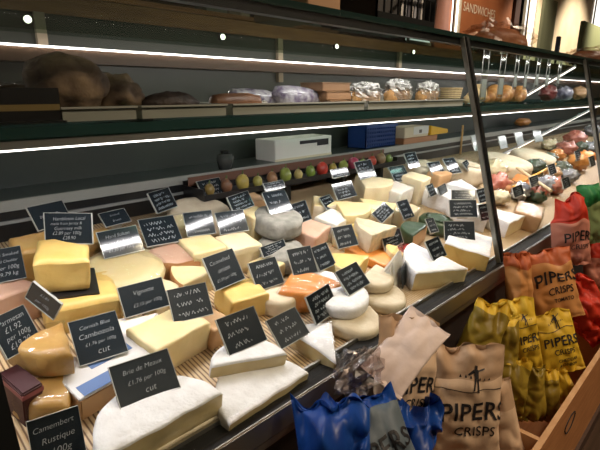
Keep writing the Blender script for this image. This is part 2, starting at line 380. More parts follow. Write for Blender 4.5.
exec_cheeses = [
 # ---- front row, left to right
 dict(name='half_wheel_of_brie', label='large half wheel of white bloomy cheese at the near left, cut face forward', kind='half', dims=(.090, .98), h=.042, px=150, py=402, rot=0, paste='brie', rind='bloom', base=.016, amp=.002),
 dict(name='half_wheel_of_brie', label='white rinded half wheel lying underneath the large near-left brie', kind='half', dims=(.10, .62), h=.016, px=176, py=419, rot=0, paste='brie', rind='creamrind'),
 dict(name='half_wheel_of_brie', label='broad flat white half wheel under a thick slab of brie', kind='half', dims=(.085, 1.1), h=.030, px=252, py=378, rot=2, paste='brie', rind='bloom', amp=.0015),
 dict(name='brie_wedge', label='thick pale slab of brie stacked on the broad white half wheel', kind='half', dims=(.064, .8), h=.026, px=246, py=349, rot=-22, paste='brie', rind='bloom', base=.03, amp=.0015),
 dict(name='brie_wedge', label='white brie wedge in film, between the stacked half wheels and the discs', kind='wedge', dims=(.115, 48), h=.032, px=322, py=342, rot=-20, paste='brie', rind='bloom', wrap=True),
 dict(name='soft_cheese_disc', label='lower of two thick cream discs on the sill side, below the white wedge', kind='half', dims=(.062, 1.2), h=.028, px=362, py=321, rot=172, paste='brie', rind='creamrind', amp=.0022, bev=.008),
 dict(name='soft_cheese_disc', label='upper white-topped disc of the stack right of centre front', kind='half', dims=(.070, 1.2), h=.028, px=347, py=297, rot=172, paste='brie', rind='bloom', base=.028, amp=.0022, bev=.008),
 dict(name='soft_cheese_disc', label='lower small cream disc beside the plastic-wrapped packet', kind='half', dims=(.062, 1.2), h=.025, px=390, py=296, rot=185, paste='brie', rind='creamrind', amp=.002, bev=.008),
 dict(name='soft_cheese_disc', label='upper small cream disc leaning beside the plastic-wrapped packet', kind='half', dims=(.058, 1.2), h=.024, px=379, py=277, rot=190, paste='brie', rind='creamrind', base=.025, amp=.002, bev=.008),
 dict(name='hard_cheese_wedge', label='big ivory wedge by the sill holding a tilted card, left of the right-hand post', kind='wedge', dims=(.165, 66), h=.052, px=436, py=261, rot=35, paste='pale', rind='bloom', amp=.001),
 dict(name='hard_cheese_wedge', label='long ivory block with white top beside the glass post', kind='block', dims=(.15, .12), h=.06, px=470, py=240, rot=20, paste='yellow', rind='bloom', top=1),
 # ---- left side
 dict(name='parmesan_chunk', label='lower golden wrapped chunk at the left post', kind='wedge', dims=(.080, 75), h=.045, px=50, py=382, rot=120, paste='gold', rind='gold', wrap=True, amp=.003, bev=.01),
 dict(name='parmesan_chunk', label='upper golden wrapped chunk stacked at the left post', kind='wedge', dims=(.078, 80), h=.045, px=47, py=336, rot=130, paste='gold', rind='gold', base=.047, wrap=True, amp=.003, bev=.01),
 dict(name='yellow_cheese_block', label='lower and larger yellow block of the tall left stack', kind='block', dims=(.125, .10), h=.062, px=80, py=287, rot=-12, paste='yellow', rind='yellow', bev=.01),
 dict(name='yellow_cheese_block', label='upper yellow block standing on the larger yellow block', kind='block', dims=(.085, .085), h=.066, px=62, py=248, rot=-22, paste='yellow', rind='yellow', base=.068, bev=.008),
 dict(name='pink_cheese', label='pinkish-brown wrapped cheese at the left edge below a price card', kind='wedge', dims=(.10, 80), h=.07, px=6, py=285, rot=60, paste='pink', rind='pink', wrap=True),
 dict(name='yellow_cheese_block', label='amber block behind the tall yellow stack at far left', kind='block', dims=(.07, .07), h=.10, px=34, py=240, rot=0, paste='gold', rind='gold', bev=.008),
 dict(name='pale_cheese_round', label='round pale yellow wheel in film behind the plain dark card', kind='wheel', dims=(.082,), h=.062, px=124, py=262, rot=0, paste='pale', rind='pale', wrap=True, amp=.003, bev=.016),
 dict(name='russet_cheese', label='russet brown rounded chunk in film behind the tan wedge', kind='wedge', dims=(.105, 90), h=.06, px=171, py=250, rot=150, paste='pink', rind='russet', wrap=True, amp=.003, bev=.012, top=0),
 dict(name='rinded_wedge', label='flat pale wedge with russet rind in the middle left, behind the reflective card', kind='wedge', dims=(.10, 50), h=.05, px=196, py=271, rot=75, paste='pale', rind='russet', top=0),
 dict(name='white_wedge', label='white wedge with pink edge below the plain dark card', kind='wedge', dims=(.085, 55), h=.038, px=140, py=322, rot=100, paste='white', rind='pink', top=0),
 dict(name='pale_cheese_wedge', label='tall pale wedge beneath the wood-reflecting card, left of the stacked brie', kind='block', dims=(.115, .075), h=.06, px=170, py=325, rot=8, paste='pale', rind='brown', top=0),
 dict(name='tan_cheese_block', label='small tan block squeezed behind the stacked brie', kind='block', dims=(.05, .06), h=.045, px=212, py=318, rot=10, paste='tan', rind='tan' if False else 'russet', top=0),
 dict(name='yellow_cheese_wedge', label='pale yellow block under the tilted centre-left card', kind='block', dims=(.085, .07), h=.052, px=243, py=289, rot=-10, paste='yellow', rind='pale', top=0),
 dict(name='white_cheese_round', label='cream half round under the card showing a gold streak', kind='half', dims=(.055, 1.2), h=.040, px=281, py=293, rot=170, paste='white', rind='creamrind', amp=.002, bev=.008),
 dict(name='brown_rind_block', label='block with brown edge under the left card of the glare pair', kind='block', dims=(.085, .08), h=.07, px=203, py=243, rot=-5, paste='pale', rind='brown', top=0),
 dict(name='ivory_block', label='ivory cube under the right card of the glare pair', kind='block', dims=(.085, .075), h=.072, px=238, py=240, rot=-5, paste='ivory', rind='ivory', top=0, bev=.005),
 dict(name='ivory_block', label='tall narrow ivory block left of the grey wheels', kind='block', dims=(.06, .06), h=.095, px=256, py=212, rot=0, paste='pale', rind='ivory', top=0, bev=.005),
 dict(name='grey_rind_wheel', label='lower grey ash-rinded wheel of the pair', kind='wheel', dims=(.064,), h=.052, px=281, py=245, rot=0, paste='white', rind='grey', amp=.002, bev=.012),
 dict(name='grey_rind_wheel', label='upper grey ash-rinded wheel of the pair', kind='wheel', dims=(.064,), h=.052, px=279, py=213, rot=0, paste='white', rind='grey', base=.053, amp=.002, bev=.012),
 dict(name='pink_cheese_block', label='pale pink block just right of the grey wheels', kind='block', dims=(.10, .075), h=.048, px=311, py=227, rot=18, paste='pink', rind='pink', top=0, bev=.005, base=.012),
 dict(name='orange_cheese_block', label='orange chunk in film below two small cards at centre', kind='wedge', dims=(.115, 85), h=.05, px=306, py=279, rot=160, paste='orange', rind='orange', wrap=True, amp=.002, bev=.008),
 dict(name='yellow_cheese_wedge', label='yellow wedge with clean cut under the upright centre card', kind='wedge', dims=(.12, 55), h=.05, px=352, py=259, rot=80, paste='yellow', rind='pale', top=0),
 dict(name='white_wedge', label='bright white wedge behind the upright centre card', kind='block', dims=(.10, .07), h=.06, px=334, py=216, rot=14, paste='white', rind='white', top=0, bev=.004),
 dict(name='blue_veined_wedge', label='crumbly wedge with dark veins standing on orange slab, right of centre', kind='wedge', dims=(.115, 60), h=.055, px=378, py=226, rot=60, paste='blue', rind='creamrind', base=.026, top=0, amp=.002),
 dict(name='orange_cheese_block', label='flat orange slab under the crumbly veined wedge', kind='block', dims=(.15, .12), h=.026, px=378, py=248, rot=10, paste='orange', rind='orange', top=0),
 # ---- back row
 dict(name='pale_cheese_round', label='flat cream wheel at the back left under two greyed cards', kind='wheel', dims=(.085,), h=.055, px=200, py=207, rot=0, paste='pale', rind='creamrind', bev=.012),
 dict(name='pale_cheese_wedge', label='rounded pale wheel quarter behind the white wedge', kind='wedge', dims=(.12, 85), h=.07, px=350, py=206, rot=190, paste='pale', rind='pale', top=0),
 dict(name='pale_cheese_wedge', label='cream wedge leaning at the back, under the bright glare card', kind='wedge', dims=(.13, 85), h=.10, px=372, py=180, rot=185, paste='ivory', rind='ivory', top=0),
 dict(name='pale_cheese_wedge', label='lower cream wedge in the second row from the back, right of the rounded quarter', kind='wedge', dims=(.12, 80), h=.06, px=375, py=204, rot=185, paste='pale', rind='ivory', top=0),
 dict(name='ivory_block', label='pale grey-white block in film at the back centre', kind='block', dims=(.115, .075), h=.08, px=398, py=187, rot=10, paste='white', rind='ivory', top=0, wrap=True),
 dict(name='ivory_block', label='tall cream block with tan edge behind the leaning small cards', kind='block', dims=(.085, .08), h=.10, px=417, py=176, rot=10, paste='ivory', rind='tan' if False else 'brown', top=0),
 dict(name='dark_rind_wheel', label='small dark-rinded half wheel below the leaning pair of cards, right of centre', kind='half', dims=(.06, 1.), h=.055, px=412, py=226, rot=10, paste='tan', rind='greenwax'),
 dict(name='red_wax_round', label='red waxed round half hidden below the dark wheel', kind='wheel', dims=(.05,), h=.045, px=414, py=249, rot=0, paste='pale', rind='redwax', bev=.018),
 dict(name='green_rind_round', label='dark green rinded round left of the two stacked cards', kind='wheel', dims=(.055,), h=.05, px=438, py=217, rot=0, paste='pale', rind='greenwax', bev=.015),
 dict(name='russet_cheese', label='round cheese with russet top at the back right under two cards', kind='wheel', dims=(.09,), h=.09, px=428, py=164, rot=0, paste='pale', rind='creamrind', bev=.02),
 dict(name='white_wedge', label='long white wedge behind the pair of stacked cards near the post', kind='wedge', dims=(.18, 45), h=.06, px=448, py=190, rot=100, paste='white', rind='bloom', top=1),
 dict(name='white_wedge', label='white paper-wrapped wedge touching the glass post from behind', kind='wedge', dims=(.16, 60), h=.055, px=478, py=207, rot=80, paste='white', rind='bloom', top=1),
 # ---- fillers that close the gaps between the bigger pieces
 dict(name='ivory_block', label='low cream block between the round yellow wheel and the reflective card', kind='block', dims=(.08, .06), h=.04, px=157, py=288, rot=20, paste='ivory', rind='ivory', top=0, bev=.005),
 dict(name='ivory_block', label='low pale block left of the orange chunk', kind='block', dims=(.07, .06), h=.04, px=268, py=262, rot=12, paste='pale', rind='ivory', top=0, bev=.005),
 dict(name='white_wedge', label='small white slice at the right of the orange chunk, behind the white-topped disc', kind='wedge', dims=(.10, 50), h=.045, px=332, py=276, rot=60, paste='white', rind='bloom'),
 dict(name='tan_cheese_block', label='tan piece between the grey wheels and the cream wheel', kind='block', dims=(.06, .06), h=.07, px=253, py=197, rot=0, paste='tan', rind='brown', top=0),
 dict(name='pale_cheese_wedge', label='pale wedge left of the rounded quarter, behind the narrow tilted card', kind='wedge', dims=(.09, 70), h=.07, px=322, py=200, rot=170, paste='pale', rind='creamrind', top=0),
 dict(name='yellow_cheese_wedge', label='yellow wedge between the veined wedge and the white wedge', kind='wedge', dims=(.11, 60), h=.055, px=357, py=228, rot=120, paste='yellow', rind='pale', top=0),
 dict(name='ivory_block', label='ivory block at the left foot of the long white wedge', kind='block', dims=(.10, .08), h=.055, px=405, py=207, rot=14, paste='ivory', rind='ivory', top=0, wrap=True),
 dict(name='tan_cheese_block', label='tan slice standing behind the tall cream block', kind='block', dims=(.09, .06), h=.10, px=440, py=172, rot=0, paste='tan', rind='brown', top=0),
 dict(name='white_wedge', label='crumpled-film white piece above the stacked pair of cards', kind='wedge', dims=(.12, 60), h=.08, px=462, py=183, rot=120, paste='white', rind='bloom', wrap=True),
 dict(name='pale_cheese_round', label='cream round at the back right corner next to the post', kind='wheel', dims=(.085,), h=.09, px=468, py=163, rot=0, paste='pale', rind='creamrind', bev=.02),
 dict(name='yellow_cheese_wedge', label='yellow slice in front of the film packet by the orange slab', kind='wedge', dims=(.10, 50), h=.04, px=405, py=250, rot=60, paste='yellow', rind='pale', top=0),
 dict(name='ivory_block', label='pale slab behind the card on the russet brown chunk', kind='block', dims=(.10, .07), h=.07, px=176, py=222, rot=0, paste='pale', rind='ivory', top=0, wrap=True),
 dict(name='tan_cheese_block', label='amber block between the yellow stack and the dim smoked card', kind='block', dims=(.08, .07), h=.07, px=98, py=235, rot=5, paste='gold', rind='gold', top=0, bev=.01),
 dict(name='pale_cheese_round', label='small cream round behind the crumbly veined wedge', kind='wheel', dims=(.05,), h=.06, px=378, py=207, rot=0, paste='pale', rind='creamrind', bev=.015),
 # ---- beyond the post
 dict(name='white_wedge', label='white wedge just right of the tall glass post', kind='wedge', dims=(.14, 60), h=.055, px=509, py=215, rot=60, paste='pale', rind='bloom', top=1),
 dict(name='tan_cheese_block', label='tan-edged wrapped block right of the post near the red crisp bag', kind='block', dims=(.15, .09), h=.06, px=530, py=209, rot=15, paste='tan', rind='brown', top=0, wrap=True),
 dict(name='red_wax_round', label='orange red round behind the post in the second glass bay', kind='wheel', dims=(.07,), h=.06, px=505, py=180, rot=0, paste='orange', rind='russet', bev=.02),
 dict(name='orange_cheese_block', label='orange slab in the second glass bay', kind='block', dims=(.20, .09), h=.05, px=524, py=180, rot=12, paste='orange', rind='orange', top=0),
 dict(name='grey_rind_wheel', label='large grey-green wheel at the back of the second glass bay', kind='wheel', dims=(.13,), h=.08, px=507, py=158, rot=0, paste='white', rind='creamrind', bev=.02),
 dict(name='grey_rind_wheel', label='second large pale wheel behind the orange slab', kind='wheel', dims=(.12,), h=.08, px=535, py=153, rot=0, paste='white', rind='creamrind', bev=.02),
]
for c in exec_cheeses: cheese(**c)

# ------------------------------------------------------------------ price cards
def fit_frame(px, py, u, v, roll):
    """yaw and lean of an upright card whose edges run along u and v in the photograph"""
    d = ray(px, py); P0 = CAM+d*(1.0/d.length)
    au, av = math.atan2(u[1], u[0]), math.atan2(v[1], v[0])
    best = None
    cr, sr = math.cos(math.radians(roll)), math.sin(math.radians(roll))
    for yi in range(-66, 40, 3):
        ps = math.radians(yi)
        r0 = Vector((math.cos(ps), math.sin(ps), 0)); nb = Vector((-math.sin(ps), math.cos(ps), 0))
        for ti in range(0, 62, 3):
            ta = math.radians(ti)
            u0 = Vector((0, 0, 1))*math.cos(ta)+nb*math.sin(ta)
            X = r0*cr+u0*sr; Y = u0*cr-r0*sr
            q = proj(P0); a = proj(P0+X*.01)-q; b = proj(P0-Y*.01)-q
            e = abs(math.remainder(math.atan2(a.y, a.x)-au, 2*PI))+abs(math.remainder(math.atan2(b.y, b.x)-av, 2*PI))
            e += 0.002*abs(ti-24)+0.0016*abs(yi+10)
            if best is None or e < best[0]: best = (e, X, Y, a.length/.01, b.length/.01)
    return best
SIZES = []
def scribble(w, h, seed, rows):
    rnd = random.Random(seed); mb = MB()
    for r in range(rows):
        y = h*(.30-.62*r/max(1, rows-1)); x = -w*rnd.uniform(.30, .40); xe = w*rnd.uniform(.15, .40)
        pts = []
        while x < xe:
            x += w*.007
            if rnd.random() < .05: pts.append(None); x += w*.03; continue
            pts.append((x, y+h*.065*math.sin(x/w*75+rnd.random()*1.6)*rnd.uniform(.4, 1.1)+h*.03*x/w))
        for a, b in zip(pts, pts[1:]):
            if a and b:
                dx, dy = b[0]-a[0], b[1]-a[1]; l = math.hypot(dx, dy) or 1; k = .006*w
                nx, ny = -dy/l*k, dx/l*k
                mb.add([(a[0]-nx, a[1]-ny, 0), (b[0]-nx, b[1]-ny, 0), (b[0]+nx, b[1]+ny, 0), (a[0]+nx, a[1]+ny, 0)], [(0, 1, 2, 3)])
    return mb
def price_card(label, TL, TR, BL, h, text=None, roll=0, paper=None, group=None, dt=0):
    u = (TR[0]-TL[0], TR[1]-TL[1]); v = (BL[0]-TL[0], BL[1]-TL[1])
    cx, cy = TL[0]+(u[0]+v[0])/2, TL[1]+(u[1]+v[1])/2
    e, X, Y, su, sv = fit_frame(cx, cy, u, v, roll)
    if dt: Y = Matrix.Rotation(math.radians(dt), 3, X) @ Y
    d = ray(cx, cy); dn = d/d.length
    # at distance t: W = |u|*t/su ; H = |v|*t/sv ; lowest point = t*dn - Y*H/2
    kW, kH = math.hypot(*u)/su, math.hypot(*v)/sv
    low = dn-Y*(kH/2)
    t = (DZ0+h+DS*(CAM.y-DY0)-CAM.z)/(low.z-DS*low.y)
    W, H = kW*t, kH*t
    SIZES.append((label[:30], round(W, 3), round(H, 3), round(e, 2)))
    ctr = CAM+dn*t; Z = X.cross(Y)
    mx = Matrix.Translation(ctr-Y*(H/2)) @ Matrix((X, Y, Z)).transposed().to_4x4()
    root = thing('price_card', label, 'price sign', mx=mx, group=group)
    W = min(W, .098); b = 0.022*W
    cardo = MB().box(-W/2, W/2, 0, H, -.0012, 0).build('card', paper or slate(), root)
    fr = MB()
    fr.box(-W/2-b*.6, -W/2, -b*.5, H+b*.3, -.0030, .0012).box(W/2, W/2+b*.3, -b*.5, H+b*.3, -.0030, .0012)
    fr.box(-W/2, W/2, H, H+b*.4, -.0030, .0012).box(-W/2, W/2, -b*.8, 0, -.0030, .0012)
    fr.build('acrylic_sleeve', acry(), root)
    # little clear foot behind the card that props it up
    MB().add([(-W*.18, 0, -.003), (W*.18, 0, -.003), (W*.18, -.001, -.02), (-W*.18, -.001, -.02), (-W*.18, .02, -.003), (W*.18, .02, -.003)],
             [(0, 1, 2, 3), (4, 5, 2, 3), (0, 3, 4), (1, 5, 2), (0, 4, 5, 1)]).build('foot', acry(), root)
    if text:
        mb = MB(); n = len(text)
        rh = H*.80/n
        for i, ln in enumerate(text):
            sz = min(rh*1.0, H*.21, W*1.5/max(4, len(ln)))
            vs, fs = text_mesh(ln, sz, -0.014, 0.22)
            yy = H*.5+(n/2-.5-i)*rh
            rnd = random.Random(ln); ox = rnd.uniform(-.05, .05)*W
            mb.add([(p.x+ox, yy+p.y+p.x*.04, .0006) for p in vs], fs)
        mb.build('writing', chalk(), cardo)
    else:
        mb = scribble(W, H, label, 4 if W > .08 else 3)
        mb.v = [Vector((p.x, p.y+H/2, .0006)) for p in mb.v]
        if mb.v: mb.build('writing', chalk(), cardo)
    return root
PC = price_card
# front
PC('large dark price card lying back on the near-left half wheel of brie', (109.5, 367.5), (168, 347.5), (122.5, 408), .058, ['Brie de Meaux', '£1.76 per 100g', 'cut'])
PC('dark price card in the bottom left corner, by the left post', (25.5, 422), (77, 406), (37, 468), .012, ['Camembert', 'Rustique', '100g'])
PC('dark card leaning on the blue and white carton at left', (68, 325), (115, 311.5), (81.5, 363), .050, ['Cornish Blue', 'Cambozola', '£1.76 per 100g', 'cut'], dt=10)
PC('big film-wrapped card at the left edge with a bright glare, on the golden chunks', (-12, 322), (23, 304), (8, 358), .085, ['Parmesan', '£1.92', 'per 100g', '£19.20'])
PC('small card turned aslant above the upper golden chunk', (33, 282), (62, 304), (25, 297.5), .10, ['£1.86', 'per 100g'], roll=-35)
PC('card at the left edge above the pinkish wrapped cheese', (-14, 251), (20, 246), (-7, 283), .075, ['Oak Smoked', 'Mild Cheddar', 'per 100g', '£9.79 kg'])
PC('square-on card on top of the tall yellow stack, five lines of writing', (44, 213), (91, 213.5), (46, 243), .135, ['Hambleton Local', 'made from Jersey &', 'Guernsey milk', '£2.89 per 100g', '£28.90'])
PC('card half hidden behind the five-line card at far left', (27.5, 208), (62, 200), (39, 230), .11, ['Black Truffle'])
PC('card with a white glare bar on the round yellow wheel', (97, 233), (136, 225), (105.5, 258), .066, ['Hard Stilton', 'made local', '£1.30 per 100g'])
PC('card with a glare bar on the russet brown chunk', (138, 220), (173, 215), (148, 246), .066)
PC('dim card behind the glare card on the yellow wheel', (99, 214), (124, 208), (106.5, 227), .085, ['Smoked', 'Brunet'])
PC('dim tilted card standing against the pale ledge at back left', (148, 194), (168, 187), (158, 213), .07)
PC('plain dark card in front of the round yellow wheel', (118, 288.5), (161.5, 276.5), (126.5, 317), .045, ['Vignotte', '£2.15 per 100g'])
PC('card reflecting a brown wooden streak, on the tall pale wedge', (167, 290.5), (205.5, 282), (175, 322.5), .062)
PC('tilted card in a clear sleeve above the pale yellow block at centre left', (202, 259.5), (231, 248.5), (217.5, 289), .062, ['Caramelised', 'onion', '£1.59 per 100g'], dt=8)
PC('card with a golden reflection above the cream half round', (248.5, 264), (275, 256), (258, 290.5), .045)
PC('large black card on the stacked slab of brie', (216.5, 320.5), (253.5, 305), (230.5, 355), .057)
PC('black card with blotchy reflections right of the stacked brie', (266.5, 321), (295, 306.5), (281.5, 348), .035)
PC('black card at front centre above the film-wrapped brie wedge', (306, 298), (328, 283), (317, 324), .037)
PC('black card on the white-topped disc stack', (335.5, 273), (356, 261), (349.5, 295), .058)
PC('wide dark card in pale sleeve on the orange chunk', (285.5, 251), (309, 246), (295.5, 276), .05, dt=9)
PC('narrow dark card just right of the wide card on the orange chunk', (310, 248.5), (326, 242), (320, 270.5), .05)
PC('upright dark card on the yellow wedge in the middle', (332, 228), (351.5, 224), (339, 248.5), .05)
PC('small grey card lying below the grey wheels', (260.5, 247.5), (283.5, 239), (264, 257), .05)
PC('left card of the pair with glare at the upper left middle', (183, 213), (211, 210.5), (188, 236), .074)
PC('right card of the pair with glare, on the ivory cube', (215, 213), (243, 209.5), (221, 234), .076)
PC('dim card behind the right card of the glare pair', (226, 198), (249, 190), (233, 213), .085)
PC('greyish card on the cream wheel at back left', (197, 182), (219, 177), (205, 199), .06)
PC('bright glare card standing on the upper grey wheel', (262, 193), (284.5, 189.5), (271, 214), .108)
PC('small card peeping above the card on the grey wheels', (263.5, 184), (283, 180), (266, 191), .13)
PC('dark card propped on the pale pink block', (290, 205), (305, 200), (297, 224), .064)
PC('glare card on the rounded pale quarter at the back', (332, 185), (351, 180.5), (338, 200), .075)
PC('narrow tilted card catching light, left of the rounded pale quarter', (319.5, 198), (329.5, 194), (327, 210), .062)
PC('bright glare card above the leaning cream wedge at the back', (354, 163), (371, 159), (360, 179.5), .105)
PC('dim card in front of the coloured fruit row', (330.5, 170), (347, 167), (333, 178), .115)
PC('card with glare on the pale grey-white wrapped block', (388, 167.5), (403, 165), (396, 182), .08)
PC('tall glare card behind the pale grey-white block', (404, 154), (415, 151.5), (409.5, 168.5), .105)
PC('left card on the russet-topped round at the back right', (427, 163), (439, 161), (433, 175), .095)
PC('right card on the russet-topped round at the back right', (442.5, 159), (453.5, 157.5), (451, 174), .095)
PC('pale card by the glass post at the back right', (459, 165), (470, 157.5), (464.5, 173), .08)
PC('small card at the left end of the long white wedge', (426, 186), (432, 183), (430.5, 197), .065)
PC('tiny card behind the long white wedge', (437, 188), (445, 183), (440, 196), .065)
PC('upper card of the pair stacked one above the other near the post', (451.5, 190), (474.5, 191), (451.5, 199), .085)
PC('lower card of the pair stacked one above the other near the post', (449, 200), (476, 200), (450.5, 217), .055)
PC('square-on card on the long ivory block by the post', (444, 220.5), (474, 222.5), (445, 239.5), .054)
PC('slanted card in a clear sleeve on the big ivory wedge', (425, 242), (438, 236), (434, 261), .052)
PC('diamond-tilted card behind the crumbly veined wedge', (372, 214), (384, 202), (382, 223), .06, roll=20)
PC('upright card right of the diamond-tilted card', (396.5, 202), (407, 199), (404, 219.5), .05)
PC('dark card in front of the crumbly veined wedge', (379, 237), (402, 226), (383, 252), .03)
PC('leaning pale-sleeved card left of the square-on card on the ivory block', (425, 219), (433, 217.5), (431, 233), .052)
PC('dark card half behind the right-hand glass post', (478, 205), (489, 203), (481, 221), .057)
PC('grey card just left of the post top, above the half-hidden dark card', (476, 190), (487, 187), (480, 203), .06)
pg = lambda: mat('grey green card', (0.20, 0.22, 0.20), 0.3, coat=.4)
PC('pale grey card on the large wheel just right of the post', (470, 136), (480, 134.2), (474, 151), .085, paper=pg())
PC('pale grey card in the second bay, leftmost behind the diagonal light', (496, 137), (507, 135), (499, 149), .085, paper=pg())
PC('pale grey card in the second bay, middle behind the diagonal light', (513, 133), (523, 131.5), (516, 145), .085, paper=pg())
PC('pale grey card in the second bay, right one behind the diagonal light', (532, 131), (541, 130), (535, 142), .085, paper=pg())

for lab, a, b in (('small dark card in the second bay, nearest the red scrunched bag', 512, 188), ('small dark card in the second bay, above the cured meat in film', 528, 178), ('small dark card in the second bay, beside the orange rail', 546, 166),
                  ('small dark card in the second bay, above the green bag top', 560, 180), ('small dark card in the second bay, under the long diagonal light', 572, 152), ('small dark card in the second bay, farthest right by the far post', 586, 158)):
    sl = (93-b)/(770-a); PC(lab, (a, b), (a+10, b+10*sl), (a+2.5, b+9.5), .075)
# carton under the left card, dark red carton by the post, black paper between the yellow blocks
def oriented(px, py, h, rot):
    p = on_deck(px, py, h/math.cos(SLOPE)); p = p-Vector((0, -math.sin(SLOPE), math.cos(SLOPE)))*h
    return Matrix.Translation(p) @ Matrix.Rotation(SLOPE, 4, 'X') @ Matrix.Rotation(math.radians(rot), 4, 'Z')
t = thing('cheese_carton', 'wooden-sided carton with white and blue printed lid under the left card', 'box', mx=oriented(104, 363, .045, 8))
MB().box(-.062, .062, -.04, .04, 0, .040).build('tray', mat('balsa box side', (0.50, 0.30, 0.14), 0.6, 0, (0.58, 0.37, 0.19), 15), t, bevel=.003)
MB().box(-.063, .063, -.041, .041, .040, .045).build('lid', mat('white printed lid', (0.66, 0.64, 0.64), 0.4, coat=.3), t, bevel=.001)
MB().box(-.055, .02, -.0405, -.018, .0451, .0456).box(-.02, .05, 0.0, .03, .0451, .0456).build('printed_panel', mat('blue print', (0.10, 0.17, 0.36), 0.4), t)
t = thing('red_carton', 'dark red carton squeezed between the left post and the golden chunks', 'box', mx=oriented(20, 378, .062, 12))
MB().box(-.014, .014, -.03, .03, 0, .062).build('carton_body', mat('dark red card', (0.045, 0.005, 0.008), 0.5), t, bevel=.002)
MB().box(-.0145, .0145, -.0305, .0305, .050, .057).build('printed_band', mat('pink print', (0.25, 0.07, 0.08), 0.5), t)
MB().box(-.05, .05, -.045, .045, 0, .004).build('black_paper', mat('black waxed paper', (0.012, 0.01, 0.01), 0.4), None, mx=Matrix.Translation(Vector((0, -math.sin(SLOPE), math.cos(SLOPE)))*.0622) @ oriented(69, 313, .0, -18))
o = C.objects['black_paper']; tag(o, 'black waxed paper square between the two stacked yellow blocks', 'paper')
# film packet with black label between the discs and the big ivory wedge
t = thing('film_packet', 'clear film cheese packet with a black sticker behind the small cream discs', 'packet', mx=oriented(395, 262, .06, 20) @ Matrix.Scale(1.35, 4))
mb = MB(); mb.add([(-.045, -.02, 0), (.045, -.02, 0), (.045, .025, 0), (-.045, .025, 0), (-.03, 0, .06), (.03, 0, .062)], [(0, 1, 5, 4), (2, 3, 4, 5), (1, 2, 5), (3, 0, 4), (0, 3, 2, 1)])
mb.build('cheese_slice', PASTE['white'](), t, bevel=.004)
mb = MB(); mb.add([(-.052, -.026, 0), (.052, -.026, 0), (.05, .03, 0), (-.05, .03, 0), (-.04, 0, .068), (.036, .003, .072)], [(0, 1, 5, 4), (2, 3, 4, 5), (1, 2, 5), (3, 0, 4)]); mb.build('film', film(), t)
mb = MB(); mb.add([(-.02, -.0255, .006), (.028, -.0255, .006), (.026, -.0125, .042), (-.018, -.0125, .042)], [(0, 1, 2, 3)]); mb.v = [p+Vector((0, -.002, .001)) for p in mb.v]; mb.build('sticker', slate(), t)
# dark sticker on the wrapped brie wedge
t = thing('film_label', 'dark grey label on the film of the brie wedge at front centre', 'label', mx=oriented(337, 349, .037, -25))
MB().box(-.02, .02, -.016, .016, .0005, .0015).build('sticker', mat('dark label', (0.05, 0.05, 0.05), 0.3, coat=.4), t)
MB().box(-.015, .015, .004, .011, .0015, .0019).build('printed_panel', mat('pale label print', (0.45, 0.44, 0.42), 0.5), t)

# ------------------------------------------------------------------ things on the glass shelf (z = 1.319)
ZS = 1.3192
def tray(x0, x1, lab):
    t = thing('tray', lab, 'tray', ((x0+x1)/2, .83, ZS)); w = (x1-x0)/2
    mb = MB(); d = .10; h = .021; k = .003
    mb.box(-w, w, -d, d, 0, k).box(-w, w, -d, -d+k, k, h).box(-w, w, d-k, d, k, h).box(-w, -w+k, -d+k, d-k, k, h).box(w-k, w, -d+k, d-k, k, h)
    tb = mb.build('tray_body', mat('milky tray plastic', (0.30, 0.29, 0.25), 0.4, coat=.2), t)
    MB().box(-w-.002, w+.002, -d-.004, -d, h-.003, h).build('rim', mat('milky tray rim', (0.36, 0.35, 0.31), 0.4), tb)
xs = [at_y(px, 112, .73).x for px in (62, 136, 142, 226, 233, 364, 368, 462)]
tray(xs[0], xs[1], 'milky plastic tray under the brown loaves on the glass shelf')
tray(xs[2], xs[3], 'milky plastic tray under the two dark sausages')
tray(xs[4], xs[5], 'milky plastic tray under the cartons and silver wrapped rolls')
tray(xs[6], xs[7], 'milky plastic tray under the bagged pastries')
TB = ZS+.004
def lump(name, lab, cat, px, py, y, r, sx, sy, sz, m, base=TB, amp=.2, fr=2.5, seed=1, film_=False, group=None, rz=0):
    p = at_y(px, py, y); mb = MB()
    mb.blob((0, 0, r*sz), r, sx, sy, sz, amp, fr, seed, 28, 18)
    zmin = min(v.z for v in mb.v)
    for v in mb.v: v.z = max(v.z-zmin-.004, 0)
    t = thing(name, lab, cat, (p.x, y, base), rz, group)
    mb.build('body', m, t, smooth=True)
    if film_:
        mb2 = MB(); mb2.blob((0, 0, r*sz), r*1.08, sx, sy, sz, amp*1.6, fr*2.2, seed+9, 24, 14)
        for v in mb2.v: v.z = max(v.z, .001)
        mb2.build('clear_bag', film(), t)
    return t
crust = mat('dark crust', (0.07, 0.035, 0.018), 0.75, 0, (0.36, 0.24, 0.14), 26, 1.0, 40, detail=8)
lump('round_loaf', 'big brown rustic loaf on the glass shelf at left', 'bread', 66, 80, .80, .062, 1.0, .9, .78, crust, amp=.18, seed=3)
lump('round_loaf', 'smaller brown loaf leaning right of the big rustic loaf', 'bread', 113, 88, .82, .046, 1.0, .95, .78, crust, amp=.25, seed=5)
lump('wrapped_loaf', 'film-wrapped brown loaf at the far left end of the shelf', 'bread', 6, 80, .84, .05, 1.3, .9, .55, crust, base=ZS, amp=.2, seed=8, film_=True)
lump('dark_sausage', 'knobbly black sausage lying on the shelf tray', 'sausage', 171, 100, .80, .05, 1.15, .5, .42, mat('black pudding', (0.022, 0.013, 0.010), 0.6, 0, (0.07, 0.04, 0.03), 60, .9, 80), base=TB, amp=.15, fr=5, seed=11)
p = at_y(237, 98, .80); t = thing('brown_sausage', 'smooth brown sausage right of the knobbly black one', 'sausage', (p.x, .80, TB))
